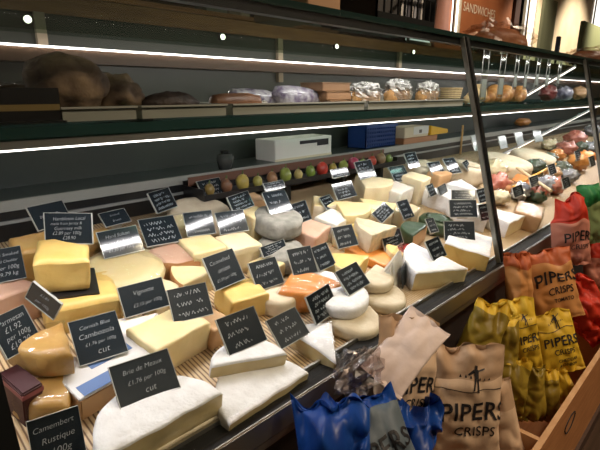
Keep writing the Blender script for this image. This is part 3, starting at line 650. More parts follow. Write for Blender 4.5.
MB().tube([(-.066, 0, .018), (-.06, 0, .018), (-.03, .004, .019), (.03, .002, .019), (.055, -.004, .018), (.062, -.005, .018)], [.006, .015, .0175, .018, .014, .004], 14).build('body', mat('brown sausage skin', (0.18, 0.075, 0.035), 0.45, 0, (0.30, 0.14, 0.07), 30, .5, 60), t, smooth=True)
MB().blob((.07, -.005, .014), .008, 1.4, .5, .9, .2, 3, 4, 10, 8).build('twisted_end', mat('white casing', (0.5, 0.46, 0.4), .5), t)
for i, (px, py, rr, lab) in enumerate(((256, 96, .024, 'pale wrapped roll behind the brown sausage'), (298, 96, .027, 'silver and violet wrapped roll left of the stacked cartons'))):
    p = at_y(px, py, .84-.03*i); t = thing('wrapped_roll', lab, 'packet', (p.x, p.y, TB), -.1)
    mb = MB(); L = .06
    mb.tube([(-L-.012, 0, rr*.8), (-L, 0, rr), (-L*.4, 0, rr), (L*.4, 0, rr*.95), (L*1.1, 0, rr*.8), (L*1.6, 0, rr*.45)], [rr*.5, rr*.95, rr, rr*.9, rr*.7, rr*.3], 16)
    for v in mb.v: v += Vector((0, noise.noise(v*90)*.004, noise.noise(v*80+Vector((5, 0, 0)))*.004))
    mb.build('wrapper', mat('crinkled white film', (0.55, 0.53, 0.58), 0.25, 0, (0.20, 0.16, 0.26), 70, .9, 110, coat=.6), t, smooth=True)
kraft = mat('brown kraft card', (0.28, 0.15, 0.075), 0.65, 0, (0.34, 0.19, 0.10), 12)
for i, (dx, lab) in enumerate(((.006, 'bottom brown carton of the stack on the glass shelf'), (.004, 'middle brown carton of the stack on the glass shelf'), (-.003, 'top brown carton of the stack on the glass shelf'))):
    p = at_y(326, 92, .80); t = thing('carton', lab, 'box', (p.x+dx, .80, TB+i*.0205), .12-.1*i)
    MB().box(-.048, .048, -.04, .04, 0, .0185).build('carton_body', kraft, t, bevel=.0015)
    MB().box(-.049, .049, -.041, .041, .0185, .0203).build('lid', mat('kraft lid', (0.36, 0.21, 0.11), 0.6), t)
bisc = mat('golden biscuit', (0.45, 0.22, 0.07), 0.7, 0, (0.58, 0.34, 0.14), 40, .6, 60)
def bag_of(px, py, y, w, h, lab, seed, tint=(0.78, 0.76, 0.74), cat='packet'):
    p = at_y(px, py, y); t = thing('bagged_pastry', lab, cat, (p.x, y, TB), .1*((seed % 3)-1))
    for k in range(4):
        MB().blob((-w*.33+w*.22*k, .004*(k % 2), h*.36), h*.34, 1.0, .8, .95, .2, 3, seed+k, 14, 9).build('pastry', bisc, t, smooth=True)
    mb = MB(); mb.blob((0, 0, h*.5), h*.5, w/h, .85, 1.0, .28, 4.2, seed+30, 30, 16)
    for v in mb.v: v.z = max(v.z, .001)
    mb.build('clear_bag', glass_mat('frosty bag film', (0.84, 0.83, 0.81), 0.30, 0.45), t)
    mb = MB(); mb.blob((0, 0, h*.80), h*.30, w/h*1.45, 1.1, .65, .45, 5, seed+12, 24, 14); mb.build('bag_neck', mat('white crinkled film', (0.62, 0.60, 0.60), .3, coat=.5, bump=.8, bscale=120), t)
bag_of(366, 93, .80, .135, .064, 'white topped bag of golden biscuits right of the stacked cartons', 1)
bag_of(398, 91, .81, .14, .076, 'second bag of pastries on the shelf, with whitest top', 2)
bag_of(428, 90, .83, .105, .072, 'bag of pastries left of the wicker pot on the shelf', 3)
p = at_y(450, 92, .86); t = thing('wicker_pot', 'small pale round wicker pot by the glass post on the shelf', 'basket', (p.x, .86, TB))
MB().lathe([(.030, 0), (.040, .02), (.044, .05), (.040, .05), (.034, .02), (.02, .004)], 20).build('bowl', band_mat('pale wicker', (.35, .22, .1), (.62, .45, .24), 40, 'Z'), t)
MB().lathe([(.044, .05), (.046, .053), (.044, .056), (.038, .053)], 20).build('rim', mat('wicker rim', (.5, .34, .17), .6), t)
# pale glass reflections in the second bay, built as clear hanging strips
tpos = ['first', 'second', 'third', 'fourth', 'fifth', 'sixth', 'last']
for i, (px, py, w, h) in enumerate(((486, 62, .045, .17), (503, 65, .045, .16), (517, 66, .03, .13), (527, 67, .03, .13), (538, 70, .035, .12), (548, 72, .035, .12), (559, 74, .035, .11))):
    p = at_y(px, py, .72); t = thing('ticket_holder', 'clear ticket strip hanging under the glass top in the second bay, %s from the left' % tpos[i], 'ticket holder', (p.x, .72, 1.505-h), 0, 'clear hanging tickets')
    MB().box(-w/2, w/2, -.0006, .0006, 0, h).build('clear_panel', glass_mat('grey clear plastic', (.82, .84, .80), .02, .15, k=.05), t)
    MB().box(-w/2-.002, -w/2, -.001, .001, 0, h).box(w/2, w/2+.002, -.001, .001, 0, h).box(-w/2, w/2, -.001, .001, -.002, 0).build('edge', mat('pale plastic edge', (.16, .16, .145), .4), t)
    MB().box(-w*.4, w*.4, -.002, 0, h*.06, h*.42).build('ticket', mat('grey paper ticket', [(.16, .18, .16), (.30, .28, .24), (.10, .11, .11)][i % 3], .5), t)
# dark sign board at the left end of the shelf
p = at_y(26, 104, .715); t = thing('shelf_sign', 'large dark sign board with a gold stripe at the left end of the glass shelf', 'sign', (p.x, .735, ZS))
MB().box(-.075, .050, -.002, .002, 0, .048).build('board', mat('near black board', (0.008, 0.008, 0.008), .5, spec=.2), t)
MB().box(-.074, .049, -.0026, -.002, .017, .0255).build('gold_stripe', mat('gold stripe', (0.22, 0.15, 0.05), .4), t)
MB().box(-.075, .050, -.02, .02, 0, .003).build('foot', dark_metal(), t)
# shelf goods in the second bay
cro = mat('croissant crust', (0.34, 0.13, 0.035), .5, 0, (0.55, 0.28, 0.09), 30, .6, 60, coat=.2)
for i, (px, py, lab) in enumerate(((478, 90, 'pale roll on the shelf just right of the post'), (494, 92, 'first brown croissant on the shelf right of the post'), (506, 90, 'second brown croissant on the shelf right of the post'), (519, 92, 'third brown croissant on the shelf in the second bay'))):
    p = at_y(px, py, .84); t = thing('croissant' if i else 'bread_roll', lab, 'pastry', (p.x, .84, ZS), .3*i)
    mb = MB()
    for k in range(7):
        a = -1.1+2.2*k/6; rr = .032*(1-.75*abs(k-3)/3.3)+.006
        mb.blob((.05*math.sin(a), .04*(1-math.cos(a)), rr), rr, .75, 1, 1, .06, 3, i+k, 12, 8)
    mb.build('body', cro if i else mat('pale roll crust', (0.62, 0.42, 0.2), .6, 0, (.7, .52, .3), 20), t, smooth=True)
for i, (px, py, r, m, lab) in enumerate((
   (548, 92, .05, mat('dark red meat', (0.10, 0.02, 0.018), .4, 0, (.2, .05, .045), 20, .3, 40), 'dark red joint on the shelf of the second bay'),
   (566, 84, .05, mat('navy wrap', (0.10, 0.10, 0.16), .3, 0, (.4, .4, .46), 14, .5, 60), 'silver blue wrapped lump on the shelf of the second bay'),
   (580, 88, .05, mat('tan loaf', (0.38, 0.22, 0.1), .6, 0, (.5, .33, .18), 14, .5, 60), 'tan loaf at the right end of the second bay shelf'))):
    lump('wrapped_lump', lab, 'food', px, py, .86, r, 1.5, .8, .8, m, base=ZS, amp=.25, seed=20+i)

# ------------------------------------------------------------------ things on the ledge (z = 1.125)
ZL = 1.1253
wbox = mat('white card', (0.78, 0.75, 0.68), .55, 0, (0.82, 0.79, 0.73), 6)
def at_ledge(px, py, y, z=ZL): return Vector((at_y(px, py, y).x, y, z))
p = at_ledge(305, 137, 1.25); t = thing('white_carton', 'long white carton with black strips on the back ledge', 'box', p, .0)
hh = .075
MB().box(-.20, .105, -.045, .06, 0, hh).build('carton_body', wbox, t, bevel=.002)
MB().box(-.075, .085, -.0462, -.045, hh-.022, hh-.010).box(.02, .085, -.0462, -.045, hh-.034, hh-.022).build('black_print', ink(), t)
MB().box(-.2, .105, -.0465, -.0455, .0, .008).build('bottom_flap', mat('cream flap', (0.7, 0.62, 0.42), .5), t)
p = at_ledge(243, 137, 1.24); t = thing('small_weighing_tub', 'small dark clear tub left of the long white carton', 'tub', (p.x-.10, 1.18+.03, ZL+.0), 0)
MB().lathe([(.022, 0), (.028, .03), (.026, .045), (.012, .05)], 18).build('tub', mat('smoky plastic', (.06, .065, .06), .2, coat=.5), t, smooth=True)
MB().lathe([(.012, .05), (.014, .052), (.014, .058), (.004, .06)], 14).build('lid', dark_metal(), t)
# blue plastic crate with holes
p = at_ledge(372, 140, 1.26); t = thing('blue_crate', 'blue perforated plastic crate on the back ledge', 'crate', p)
blue = mat('blue plastic', (0.015, 0.05, 0.20), .35)
mb = MB(); w, d, h = .115, .05, .10
for r in range(6): mb.box(-w, w, -d, -d+.004, r*.018, r*.018+.008)
for c in range(14): x = -w+c*(2*w-.006)/13; mb.box(x, x+.006, -d, -d+.004, 0, h)
mb.box(-w, w, d-.004, d, 0, h).box(-w, -w+.004, -d, d, 0, h).box(w-.004, w, -d, d, 0, h).box(-w, w, -d, d, 0, .004)
mb.build('crate_body', blue, t)
MB().box(-w-.004, w+.004, -d-.005, -d+.004, h-.012, h).build('rim', blue, t)
# wooden board with white box and yellow wedge
p = at_ledge(412, 145, 1.235); t = thing('wooden_board', 'brown wooden board under the pale box on the back ledge', 'board', p)
MB().box(-.15, .17, -.045, .07, 0, .028).build('board_body', mat('reddish board', (.30, .13, .06), .5, 0, (.38, .18, .085), 8, stretch=(1, 20, 20)), t, bevel=.003)
t = thing('pale_box', 'pale box with small dark square print, on the brown wooden board', 'box', p+Vector((-.02, .01, .0285)))
MB().box(-.12, .10, -.05, .05, 0, .05).build('box_body', mat('pale card', (.56, .46, .33), .6), t, bevel=.002)
MB().box(-.04, .10, -.051, -.05, .012, .05).build('white_panel', mat('white label', (.6, .57, .55), .5), t)
MB().box(.01, .035, -.0515, -.051, .018, .034).build('dark_square', mat('dark print', (.10, .07, .06), .5), t)
t = thing('yellow_slab', 'bright yellow slab right of the pale box', 'cheese', p+Vector((.18, .0, .0285)))
mb = MB(); mb.add([(-.075, -.04, 0), (.13, -.03, 0), (.13, .05, 0), (-.075, .05, 0), (-.075, -.04, .048), (.13, -.03, .020), (.13, .05, .020), (-.075, .05, .048)], [(0, 3, 2, 1), (4, 5, 6, 7), (0, 1, 5, 4), (1, 2, 6, 5), (2, 3, 7, 6), (3, 0, 4, 7)])
mb.build('slab', mat('bright yellow', (.75, .42, .02), .4), t, bevel=.003)
p = at_ledge(458, 138, 1.2); t = thing('wooden_stick', 'short pale wooden stick standing by the yellow slab', 'stick', (p.x, 1.19, deck_z(1.175)))
MB().tube([(0, -.012, 0), (0, -.012, .16)], .006, 8).build('stick', mat('pale dowel', (.5, .3, .12), .6), t)
# fruit tray along the back of the deck
xa, xb = at_y(196, 175, 1.11).x, at_y(392, 150, 1.11).x
t = thing('fruit_tray', 'long black tray holding the row of coloured fruit at the back', 'tray', ((xa+xb)/2, 1.12, 1.068)); w = (xb-xa)/2
MB().box(-w, w, -.045, .062, 0, .006).box(-w, w, -.045, -.040, .006, .016).box(-w, w, .058, .062, .006, .045).box(-w, -w+.004, -.04, .058, .006, .032).box(w-.004, w, -.04, .058, .006, .032).build('tray_body', mat('black tray', (.012, .012, .013), .3, coat=.3), t)
for x in (-w*.8, -w*.3, w*.3, w*.8): MB().box(x-.01, x+.01, -.03, .05, -.10+.02, 0).build('leg', dark_metal(), t)
MB().box(-w, w, .030, .034, .032, .058).build('back_card', mat('red brown strip', (.14, .06, .035), .5), t)
cols = [('gherkin', (.30, .20, .05)), ('fig', (.22, .10, .05)), ('pear', (.55, .42, .10)), ('pear', (.45, .40, .10)), ('fig', (.35, .18, .08)), ('green_grape', (.30, .36, .07)), ('pear', (.58, .46, .16)), ('green_grape', (.22, .32, .05)), ('strawberry', (.50, .05, .03)), ('pear', (.50, .38, .08)), ('green_grape', (.28, .34, .06)), ('plum', (.42, .05, .10)), ('green_grape', (.24, .36, .08)), ('strawberry', (.48, .07, .04)), ('fig', (.30, .20, .10)), ('green_grape', (.20, .30, .06))]
names = {'gherkin': 'brown pickled fruit', 'fig': 'brown fig-like fruit', 'pear': 'yellowish fruit', 'green_grape': 'green fruit', 'strawberry': 'red fruit', 'plum': 'dark pink fruit'}
stem = mat('fruit stem', (.08, .12, .03), .6)
order = ['first', 'second', 'third', 'fourth', 'fifth', 'sixth', 'seventh', 'eighth', 'ninth', 'tenth', 'eleventh', 'twelfth', 'thirteenth', 'fourteenth', 'fifteenth', 'last']
for i, (k, c) in enumerate(cols):
    x = xa+.035+(xb-xa-.07)*i/(len(cols)-1); r = .018+.003*(i % 3)
    t = thing('fruit', f'{names[k]} in the black tray, {order[i]} in the row from the left', 'fruit', (x, 1.10, 1.0745), 0, 'fruit row at the back')
    mb = MB(); mb.blob((0, 0, r), r, .8, .9, 1.05, .12, 2, i, 14, 10)
    for v in mb.v: v.z = max(v.z, 0)
    mb.build('flesh', mat('fruit %d' % i, tuple(q*.7 for q in c), .35, 0, tuple(min(1, q*1.1) for q in c), 40, .2, 60, coat=.3), t, smooth=True)
    MB().tube([(0, 0, r*1.9), (.003, 0, r*2.5)], .0025, 6).build('stem', stem, t)
# jumble of produce inside the second bay
def deck_lump(name, lab, cat, px, py, r, sx, sy, sz, m, seed, film_=False, amp=.42):
    p = on_deck(px, py, r*.6); k = DS
    if p.y > 1.08: p = at_y(px, py, 1.27); p.z = ZL; k = 0; r *= .8
    else: p.y = max(p.y, .62); p.z = deck_z(p.y)+.004
    t = thing(name, lab, cat, p)
    mb = MB(); mb.blob((0, 0, r*sz), r, sx, sy, sz, amp, 3.6, seed, 22, 14)
    for v in mb.v: v.z = max(v.z, 0.0+v.y*k)
    mb.build('body', m, t, smooth=True)
    if film_:
        mb = MB(); mb.blob((0, 0, r*sz), r*1.12, sx, sy, sz, .35, 6, seed+4, 20, 12)
        for v in mb.v: v.z = max(v.z, .002+v.y*k)
        mb.build('film', film(), t)
rmeat = mat('cured meat', (.32, .06, .035), .4, 0, (.55, .22, .15), 25, .3, 50, coat=.3)
saus = mat('orange sausage', (.55, .20, .04), .4, 0, (.65, .3, .08), 20, .2, 50, coat=.3)
silv = mat('silvery pack', (.42, .42, .44), .25, 0, (.15, .15, .17), 30, .6, 70, coat=.5)
dkgr = mat('dark leafy pack', (.03, .045, .025), .4, 0, (.10, .12, .08), 25, .5, 60)
J = [(497, 188, .045, 1.5, 1, .9, rmeat, 0, 'red brown cured sausage behind the post'), (520, 195, .04, 1.4, .9, .9, silv, 1, 'silvery film pack near the red crisp bag'), (538, 196, .04, 1.2, 1, .8, rmeat, 1, 'cured meat pack in film in front of the orange stick'),
     (548, 186, .05, 1.3, 1, .7, silv, 1, 'silvery pack in the middle of the second bay'), (560, 190, .045, 1.2, 1, .8, rmeat, 0, 'dark meat pack beside the green crisp bag'), (560, 170, .05, 1.5, 1, .7, dkgr, 1, 'dark leafy pack in the second bay'),
     (578, 165, .055, 1.3, 1, .8, saus, 0, 'orange pack at the right of the second bay'), (545, 160, .06, 1.6, 1, .6, dkgr, 0, 'dark tray pack behind the diagonal light'), (566, 150, .06, 1.4, 1, .7, rmeat, 1, 'pink meat pack under the diagonal light'),
     (575, 140, .07, 1.6, 1, .7, rmeat, 0, 'brown meat pack below the diagonal light at right'), (590, 150, .05, 1.3, 1, .8, silv, 1, 'silver pack at the far right of the bay'), (592, 132, .06, 1.3, 1, .8, silv, 0, 'pale pack right of the far post'),
     (523, 122, .07, 1.6, .8, .5, saus, 0, 'orange glazed sausage on the back ledge of the second bay'), (512, 170, .06, 1.4, 1, .6, saus, 0, 'orange sausage coil beside the grey wheel')]
J += [(500, 200, .035, 1.3, 1, .8, PASTE['ivory'](), 1, 'ivory film pack at the foot of the tall post, second bay'), (530, 186, .04, 1.5, 1, .6, silv, 0, 'flat silver pack between the sausage and the silvery pack'),
     (545, 200, .035, 1.4, 1, .8, dkgr, 0, 'small dark pack behind the red scrunched bag top'), (552, 176, .04, 1.3, 1, .8, PASTE['tan'](), 1, 'tan film pack under the orange rail'), (570, 178, .04, 1.4, 1, .8, silv, 1, 'silver film pack above the green bag top'),
     (535, 168, .05, 1.3, 1, .7, dkgr, 1, 'dark film pack left of the pale serving stick'), (556, 158, .045, 1.3, 1, .8, saus, 1, 'orange film pack below the diagonal light'), (586, 160, .05, 1.2, 1, .8, PASTE['orange'](), 0, 'orange cheese piece at the right edge of the bay'),
     (550, 146, .05, 1.4, 1, .7, PASTE['ivory'](), 1, 'ivory film pack just under the diagonal light'), (580, 150, .045, 1.3, 1, .8, dkgr, 0, 'dark pack at the foot of the far post'), (495, 172, .05, 1.1, 1, .8, PASTE['ivory'](), 1, 'ivory film pack touching the post, beside the orange round')]
for i, (px, py, r, sx, sy, sz, m, f_, lab) in enumerate(J): deck_lump('deli_pack', lab, 'food', px, py, r, sx, sy, sz, m, 40+i, bool(f_))
# long sticks, plus diagonal glass reflections built as glowing bars, second bay
def bar(name, lab, cat, a, b, r, m):
    mid = (a+b)/2; t = thing(name, lab, cat, mid); MB().tube([a-mid, b-mid], r, 10).build('rod', m, t); return t
def deckpt(px, py, h): return on_deck(px, py, h)
bar('price_rail', 'orange rail lying aslant in the second glass bay', 'rail', deckpt(513, 187, .06), deckpt(556, 164, .06), .006, mat('orange rail', (.7, .33, .03), .4))
bar('serving_stick', 'pale wooden serving stick pointing down to the right in the second bay', 'stick', deckpt(517, 168, .09), deckpt(551, 191, .075), .007, mat('pale wood stick', (.62, .46, .27), .5))
def glow_streak(lab, a, b):
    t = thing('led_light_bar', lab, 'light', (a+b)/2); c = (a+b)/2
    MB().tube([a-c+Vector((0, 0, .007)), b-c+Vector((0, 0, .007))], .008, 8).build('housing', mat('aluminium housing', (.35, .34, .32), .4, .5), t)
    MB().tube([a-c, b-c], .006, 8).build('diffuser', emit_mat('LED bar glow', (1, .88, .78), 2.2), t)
glow_streak('long bright diagonal light bar low in the second glass bay', at_y(490, 162, 1.02), at_y(600, 105, .98))
glow_streak('short bright diagonal light bar high in the second glass bay', at_y(526, 96, 1.10), at_y(575, 67, .80))

# ------------------------------------------------------------------ things on the top glass (z = 1.514) and the shop behind
ZT = 1.5145
def on_top(px, py, y): return Vector((at_y(px, py, y).x, y, ZT))
p = on_top(322, 3, .72); t = thing('cardboard_box', 'brown cardboard box on the glass top', 'box', p)
MB().box(-.055, .05, -.01, .16, 0, .12).build('box_body', mat('cardboard', (.36, .21, .11), .7, 0, (.42, .26, .14), 6), t, bevel=.002)
MB().box(-.055, .05, .07, .08, .1201, .1206).build('tape', mat('brown tape', (.3, .16, .06), .3), t)
p = on_top(385, 15, .76); t = thing('black_basket', 'black wire basket of papers on the glass top', 'basket', p, .0)
mb = MB(); w, d, h = .135, .07, .10; dm = dark_metal()
mb.box(-w, w, -d, -d+.004, 0, .03).box(-w, w, d-.004, d, 0, h).box(-w, -w+.004, -d, d, 0, h).box(w-.004, w, -d, d, 0, h).box(-w, w, -d, d, 0, .005).box(-w, w, -d, -d+.004, .08, .09)
for k in range(9): x = -w+2*w*k/9; mb.box(x, x+.004, -d, -d+.004, .03, .08)
mb.build('basket_body', dm, t)
for i in range(7):
    x = .0+.016*i; o = MB().box(-.005, .005, -.05, .05, 0, .13).build('booklet', mat('paper %d' % (i % 3), [(.6, .58, .55), (.35, .36, .4), (.08, .08, .1)][i % 3], .5), None, loc=(p.x+x, p.y, ZT+.0055)); o.rotation_euler = (0, .06, 0)
    tag(o, 'upright paper booklet in the black wire basket', 'booklet', 'booklets in the basket')
breadm = mat('brown loaf', (.26, .09, .035), .6, 0, (.42, .18, .08), 14, .5, 40)
for i, (px, py, L, r, lab) in enumerate(((499, 33, .17, .062, 'long brown loaf in a clear bag on the glass top'), (592, 52, .20, .05, 'reddish loaf in a clear bag at the right of the glass top'))):
    y = .86 if i == 0 else .80; p = on_top(px, py, y); t = thing('bagged_loaf', lab, 'bread', p, -.75)
    mb = MB(); mb.blob((0, 0, r*.8), r, L/r/1.4, .9, .9, .15, 2, i+3, 26, 14)
    for v in mb.v: v.z = max(v.z, .002)
    mb.build('loaf', breadm, t, smooth=True)
    mb = MB(); mb.blob((0, 0, r*.9), r*1.12, L/r/1.3, 1, 1.05, .35, 4, i+9, 30, 16)
    for v in mb.v: v.z = max(v.z, .001)
    mb.build('clear_bag', glass_mat('bread bag film', (.9, .86, .82), .10, .15), t)
# shop behind: brown menu wall, bright windows, cream tiles, green panel
YB = 2.6
def wallpx(x0, y0, x1, y1, y):
    a = at_y(x0, y0, y); b = at_y(x1, y1, y); return a.x, b.x, min(a.z, b.z), max(a.z, b.z)
brown = mat('terracotta sign wall', (.27, .085, .03), .5, 0, (.32, .11, .04), 3)
x0, x1, z0, z1 = wallpx(434, 45, 522, -30, YB)
t = thing('menu_wall', 'terracotta brown panel with pale sandwich lettering behind the counter', 'sign', ((x0+x1)/2, YB, 0)); cxm = (x0+x1)/2
MB().box(x0-cxm, x1-cxm, 0, .08, 0.0, 3.1).build('panel', brown, t)
MB().box(x1-cxm-.16, x1-cxm, -.04, 0, 0.0, 3.1).build('dark_edge', mat('dark edge', (.04, .015, .01), .5), t)
lt = MB(); vs, fs = text_mesh('SANDWICHES', .135, -.006, 0, 1.0)
pa = at_y(484, 12, YB)
wv = max(v.x for v in vs)-min(v.x for v in vs)
lt.add([(v.x+pa.x-cxm-.12, -.006, v.y+pa.z-.004) for v in vs], fs); lt.build('lettering', mat('pale lettering', (.7, .6, .46), .5), t)
def window(n, x0, y0, x1, y1, y, s=5.0, col=(1, .97, .9)):
    a, b, c, d = wallpx(x0, y1, x1, y0, y)
    o = struct(MB().box(a, b, y, y+.03, c, d).build(f'window_{n}', emit_mat(f'daylit pane {n}', col, s)))
    f = MB(); f.box(a-.03, b+.03, y-.02, y, c-.03, c).box(a-.03, a, y-.02, y, c, d).box(b, b+.03, y-.02, y, c, d); f.build('window_frame', mat('pale frame', (.45, .38, .28), .5), o)
window(1, 452.5, -4, 459.5, 34, YB-.06, 2.4)
window(2, 408, 20, 433, 40, YB+.05, 1.0)
window(3, 524, -4, 537, 46, YB, 1.6)
window(4, 592, -4, 606, 28, 2.66, 1.6)
a, b, c, d = wallpx(523, 60, 596, -10, 2.68)
o = MB().box(a, 13.9, 2.68, 2.76, 0, 3.1).build('wall_side', mat('cream tiles', (.62, .50, .33), .5, 0, (.70, .58, .40), 5)); struct(o)
a, b, c, d = wallpx(538, 56, 558, 2, 2.0)
t = thing('room_divider', 'grey green panel standing behind the counter, right of the bright pane', 'panel', ((a+b)/2, 2.0, c))
MB().box(-(b-a)/2, (b-a)/2, 0, .03, -c, d-c).build('panel', mat('grey green paint', (.24, .26, .16), .6), t)
a, b, c, d = wallpx(580, 50, 606, 29, 1.7)
t = thing('green_box', 'olive green box at the upper right behind the bagged loaf', 'box', ((a+b)/2, 1.7, c))
MB().box(-(b-a)/2, (b-a)/2, 0, .04, 0, d-c).build('box_body', mat('olive paint', (.20, .22, .11), .6), t, bevel=.003)
MB().box(-(b-a)/2, (b-a)/2, .0, .04, -c, 0).build('stand', dark_metal(), t)
a, b, c, d = wallpx(556, 54, 563, 37, 1.9)
t = thing('card_reader', 'small dark device with pale buttons on a post behind the glass top', 'device', ((a+b)/2, 1.9, c))
MB().box(-.03, .03, 0, .04, 0, d-c).build('device_body', mat('dark blue plastic', (.02, .025, .045), .4), t, bevel=.004)
for k in range(3): MB().box(-.018, .0, -.003, 0, .012+.03*k, .028+.03*k).build('button', mat('pale button', (.4, .45, .55), .5), t)
MB().box(-.015, .015, .01, .03, -c, 0).build('post', dark_metal(), t)
# shop shelving seen under the glass top, behind the counter
t = thing('back_shelf', 'brown wooden shop shelf behind the counter at upper left', 'shelf', (1.3, 2.0, 0))
for z in (1.62, 1.70): MB().box(-1.8, 1.0, -.10, .2, z, z+.02).build('shelf_board', wood(), t)
for x in (-1.8, -.6, .35, .98): MB().box(x, x+.04, -.1, .2, 0, 2.2).build('upright', dark_metal(), t)
for i, (px, py, w, h, c, lab) in enumerate(((275, 24, .10, .12, (.46, .36, .24), 'beige carton on the shop shelf seen through the glass top'), (243, 18, .06, .12, (.30, .26, .2), 'grey beige carton left of the beige one on the shop shelf'), (215, 14, .12, .07, (.10, .12, .11), 'dark carton at the left of the shop shelf'), (315, 30, .07, .10, (.10, .14, .14), 'dark teal carton right of the beige one on the shop shelf'))):
    p = at_y(px, py, 1.95); t = thing('carton', lab, 'box', (p.x, 1.98, 1.7205))
    MB().box(-w/2, w/2, -.05, .05, 0, h).build('carton_body', mat('shelf carton %d' % i, c, .6), t, bevel=.003)
    MB().box(-w/4, w/4, -.0508, -.05, h*.3, h*.7).build('printed_panel', mat('carton print %d' % i, tuple(q*.6 for q in c), .6), t)

# ------------------------------------------------------------------ crisp bags and their crates
CZ = 0.66           # crate rim height
t = thing('crisp_crate', 'orange plywood crate with dividers holding the crisp bags', 'crate', (1.5, .21, .42))
YF, YK = .21, .43
xl, xr = .55, 2.35
mb = MB(); mb.box(xl-1.5, xr-1.5, -.012, 0, 0, CZ-.42-.0015).build('front_board', ply(), t)
MB().box(xl-1.5, xr-1.5, -.012, 0, CZ-.42-.0015, CZ-.42).build('front_edge', plyedge(), t)
MB().box(xl-1.5, xr-1.5, YK-YF-.01, YK-YF, 0, CZ-.42-.06).build('back_board', ply(), t)
MB().box(xl-1.5, xr-1.5, 0, YK-YF-.01, 0, .01).build('base_board', ply(), t)
dvx = [at_y(537, 438, .215).x, at_y(596, 345, .26).x]
for x in dvx+[xl+.006, xr-.006]:
    MB().box(x-1.5-.006, x-1.5+.006, 0, YK-YF-.01, .01, CZ-.42-.004).build('divider', plyedge(), t)
# burnt oval hand-hole mark on the front board
c = at_y(570, 423, .197); mb = MB(); pts = []
for k in range(29): q = 2*PI*k/28; pts.append((c.x-1.5+.040*math.cos(q)*(1+.12*math.sin(3*q)), -.0125, c.z-.42+.022*math.sin(q)))
mb.tube(pts, .0018, 6); mb.build('oval_mark', ink(), t)
# stand under the crate
t = thing('crate_stand', 'dark wooden stand beneath the crisp crate', 'stand', (1.5, .31, 0))
MB().box(-.95, .85, -.12, .10, .38, .42).build('top_board', mat('dark stand wood', (.06, .03, .018), .5), t)
for x in (-.9, .8):
    for y in (-.1, .07): MB().box(x-.02, x+.02, y-.02, y+.02, 0, .38).build('leg', mat('dark stand wood', (.06, .03, .018), .5), t)

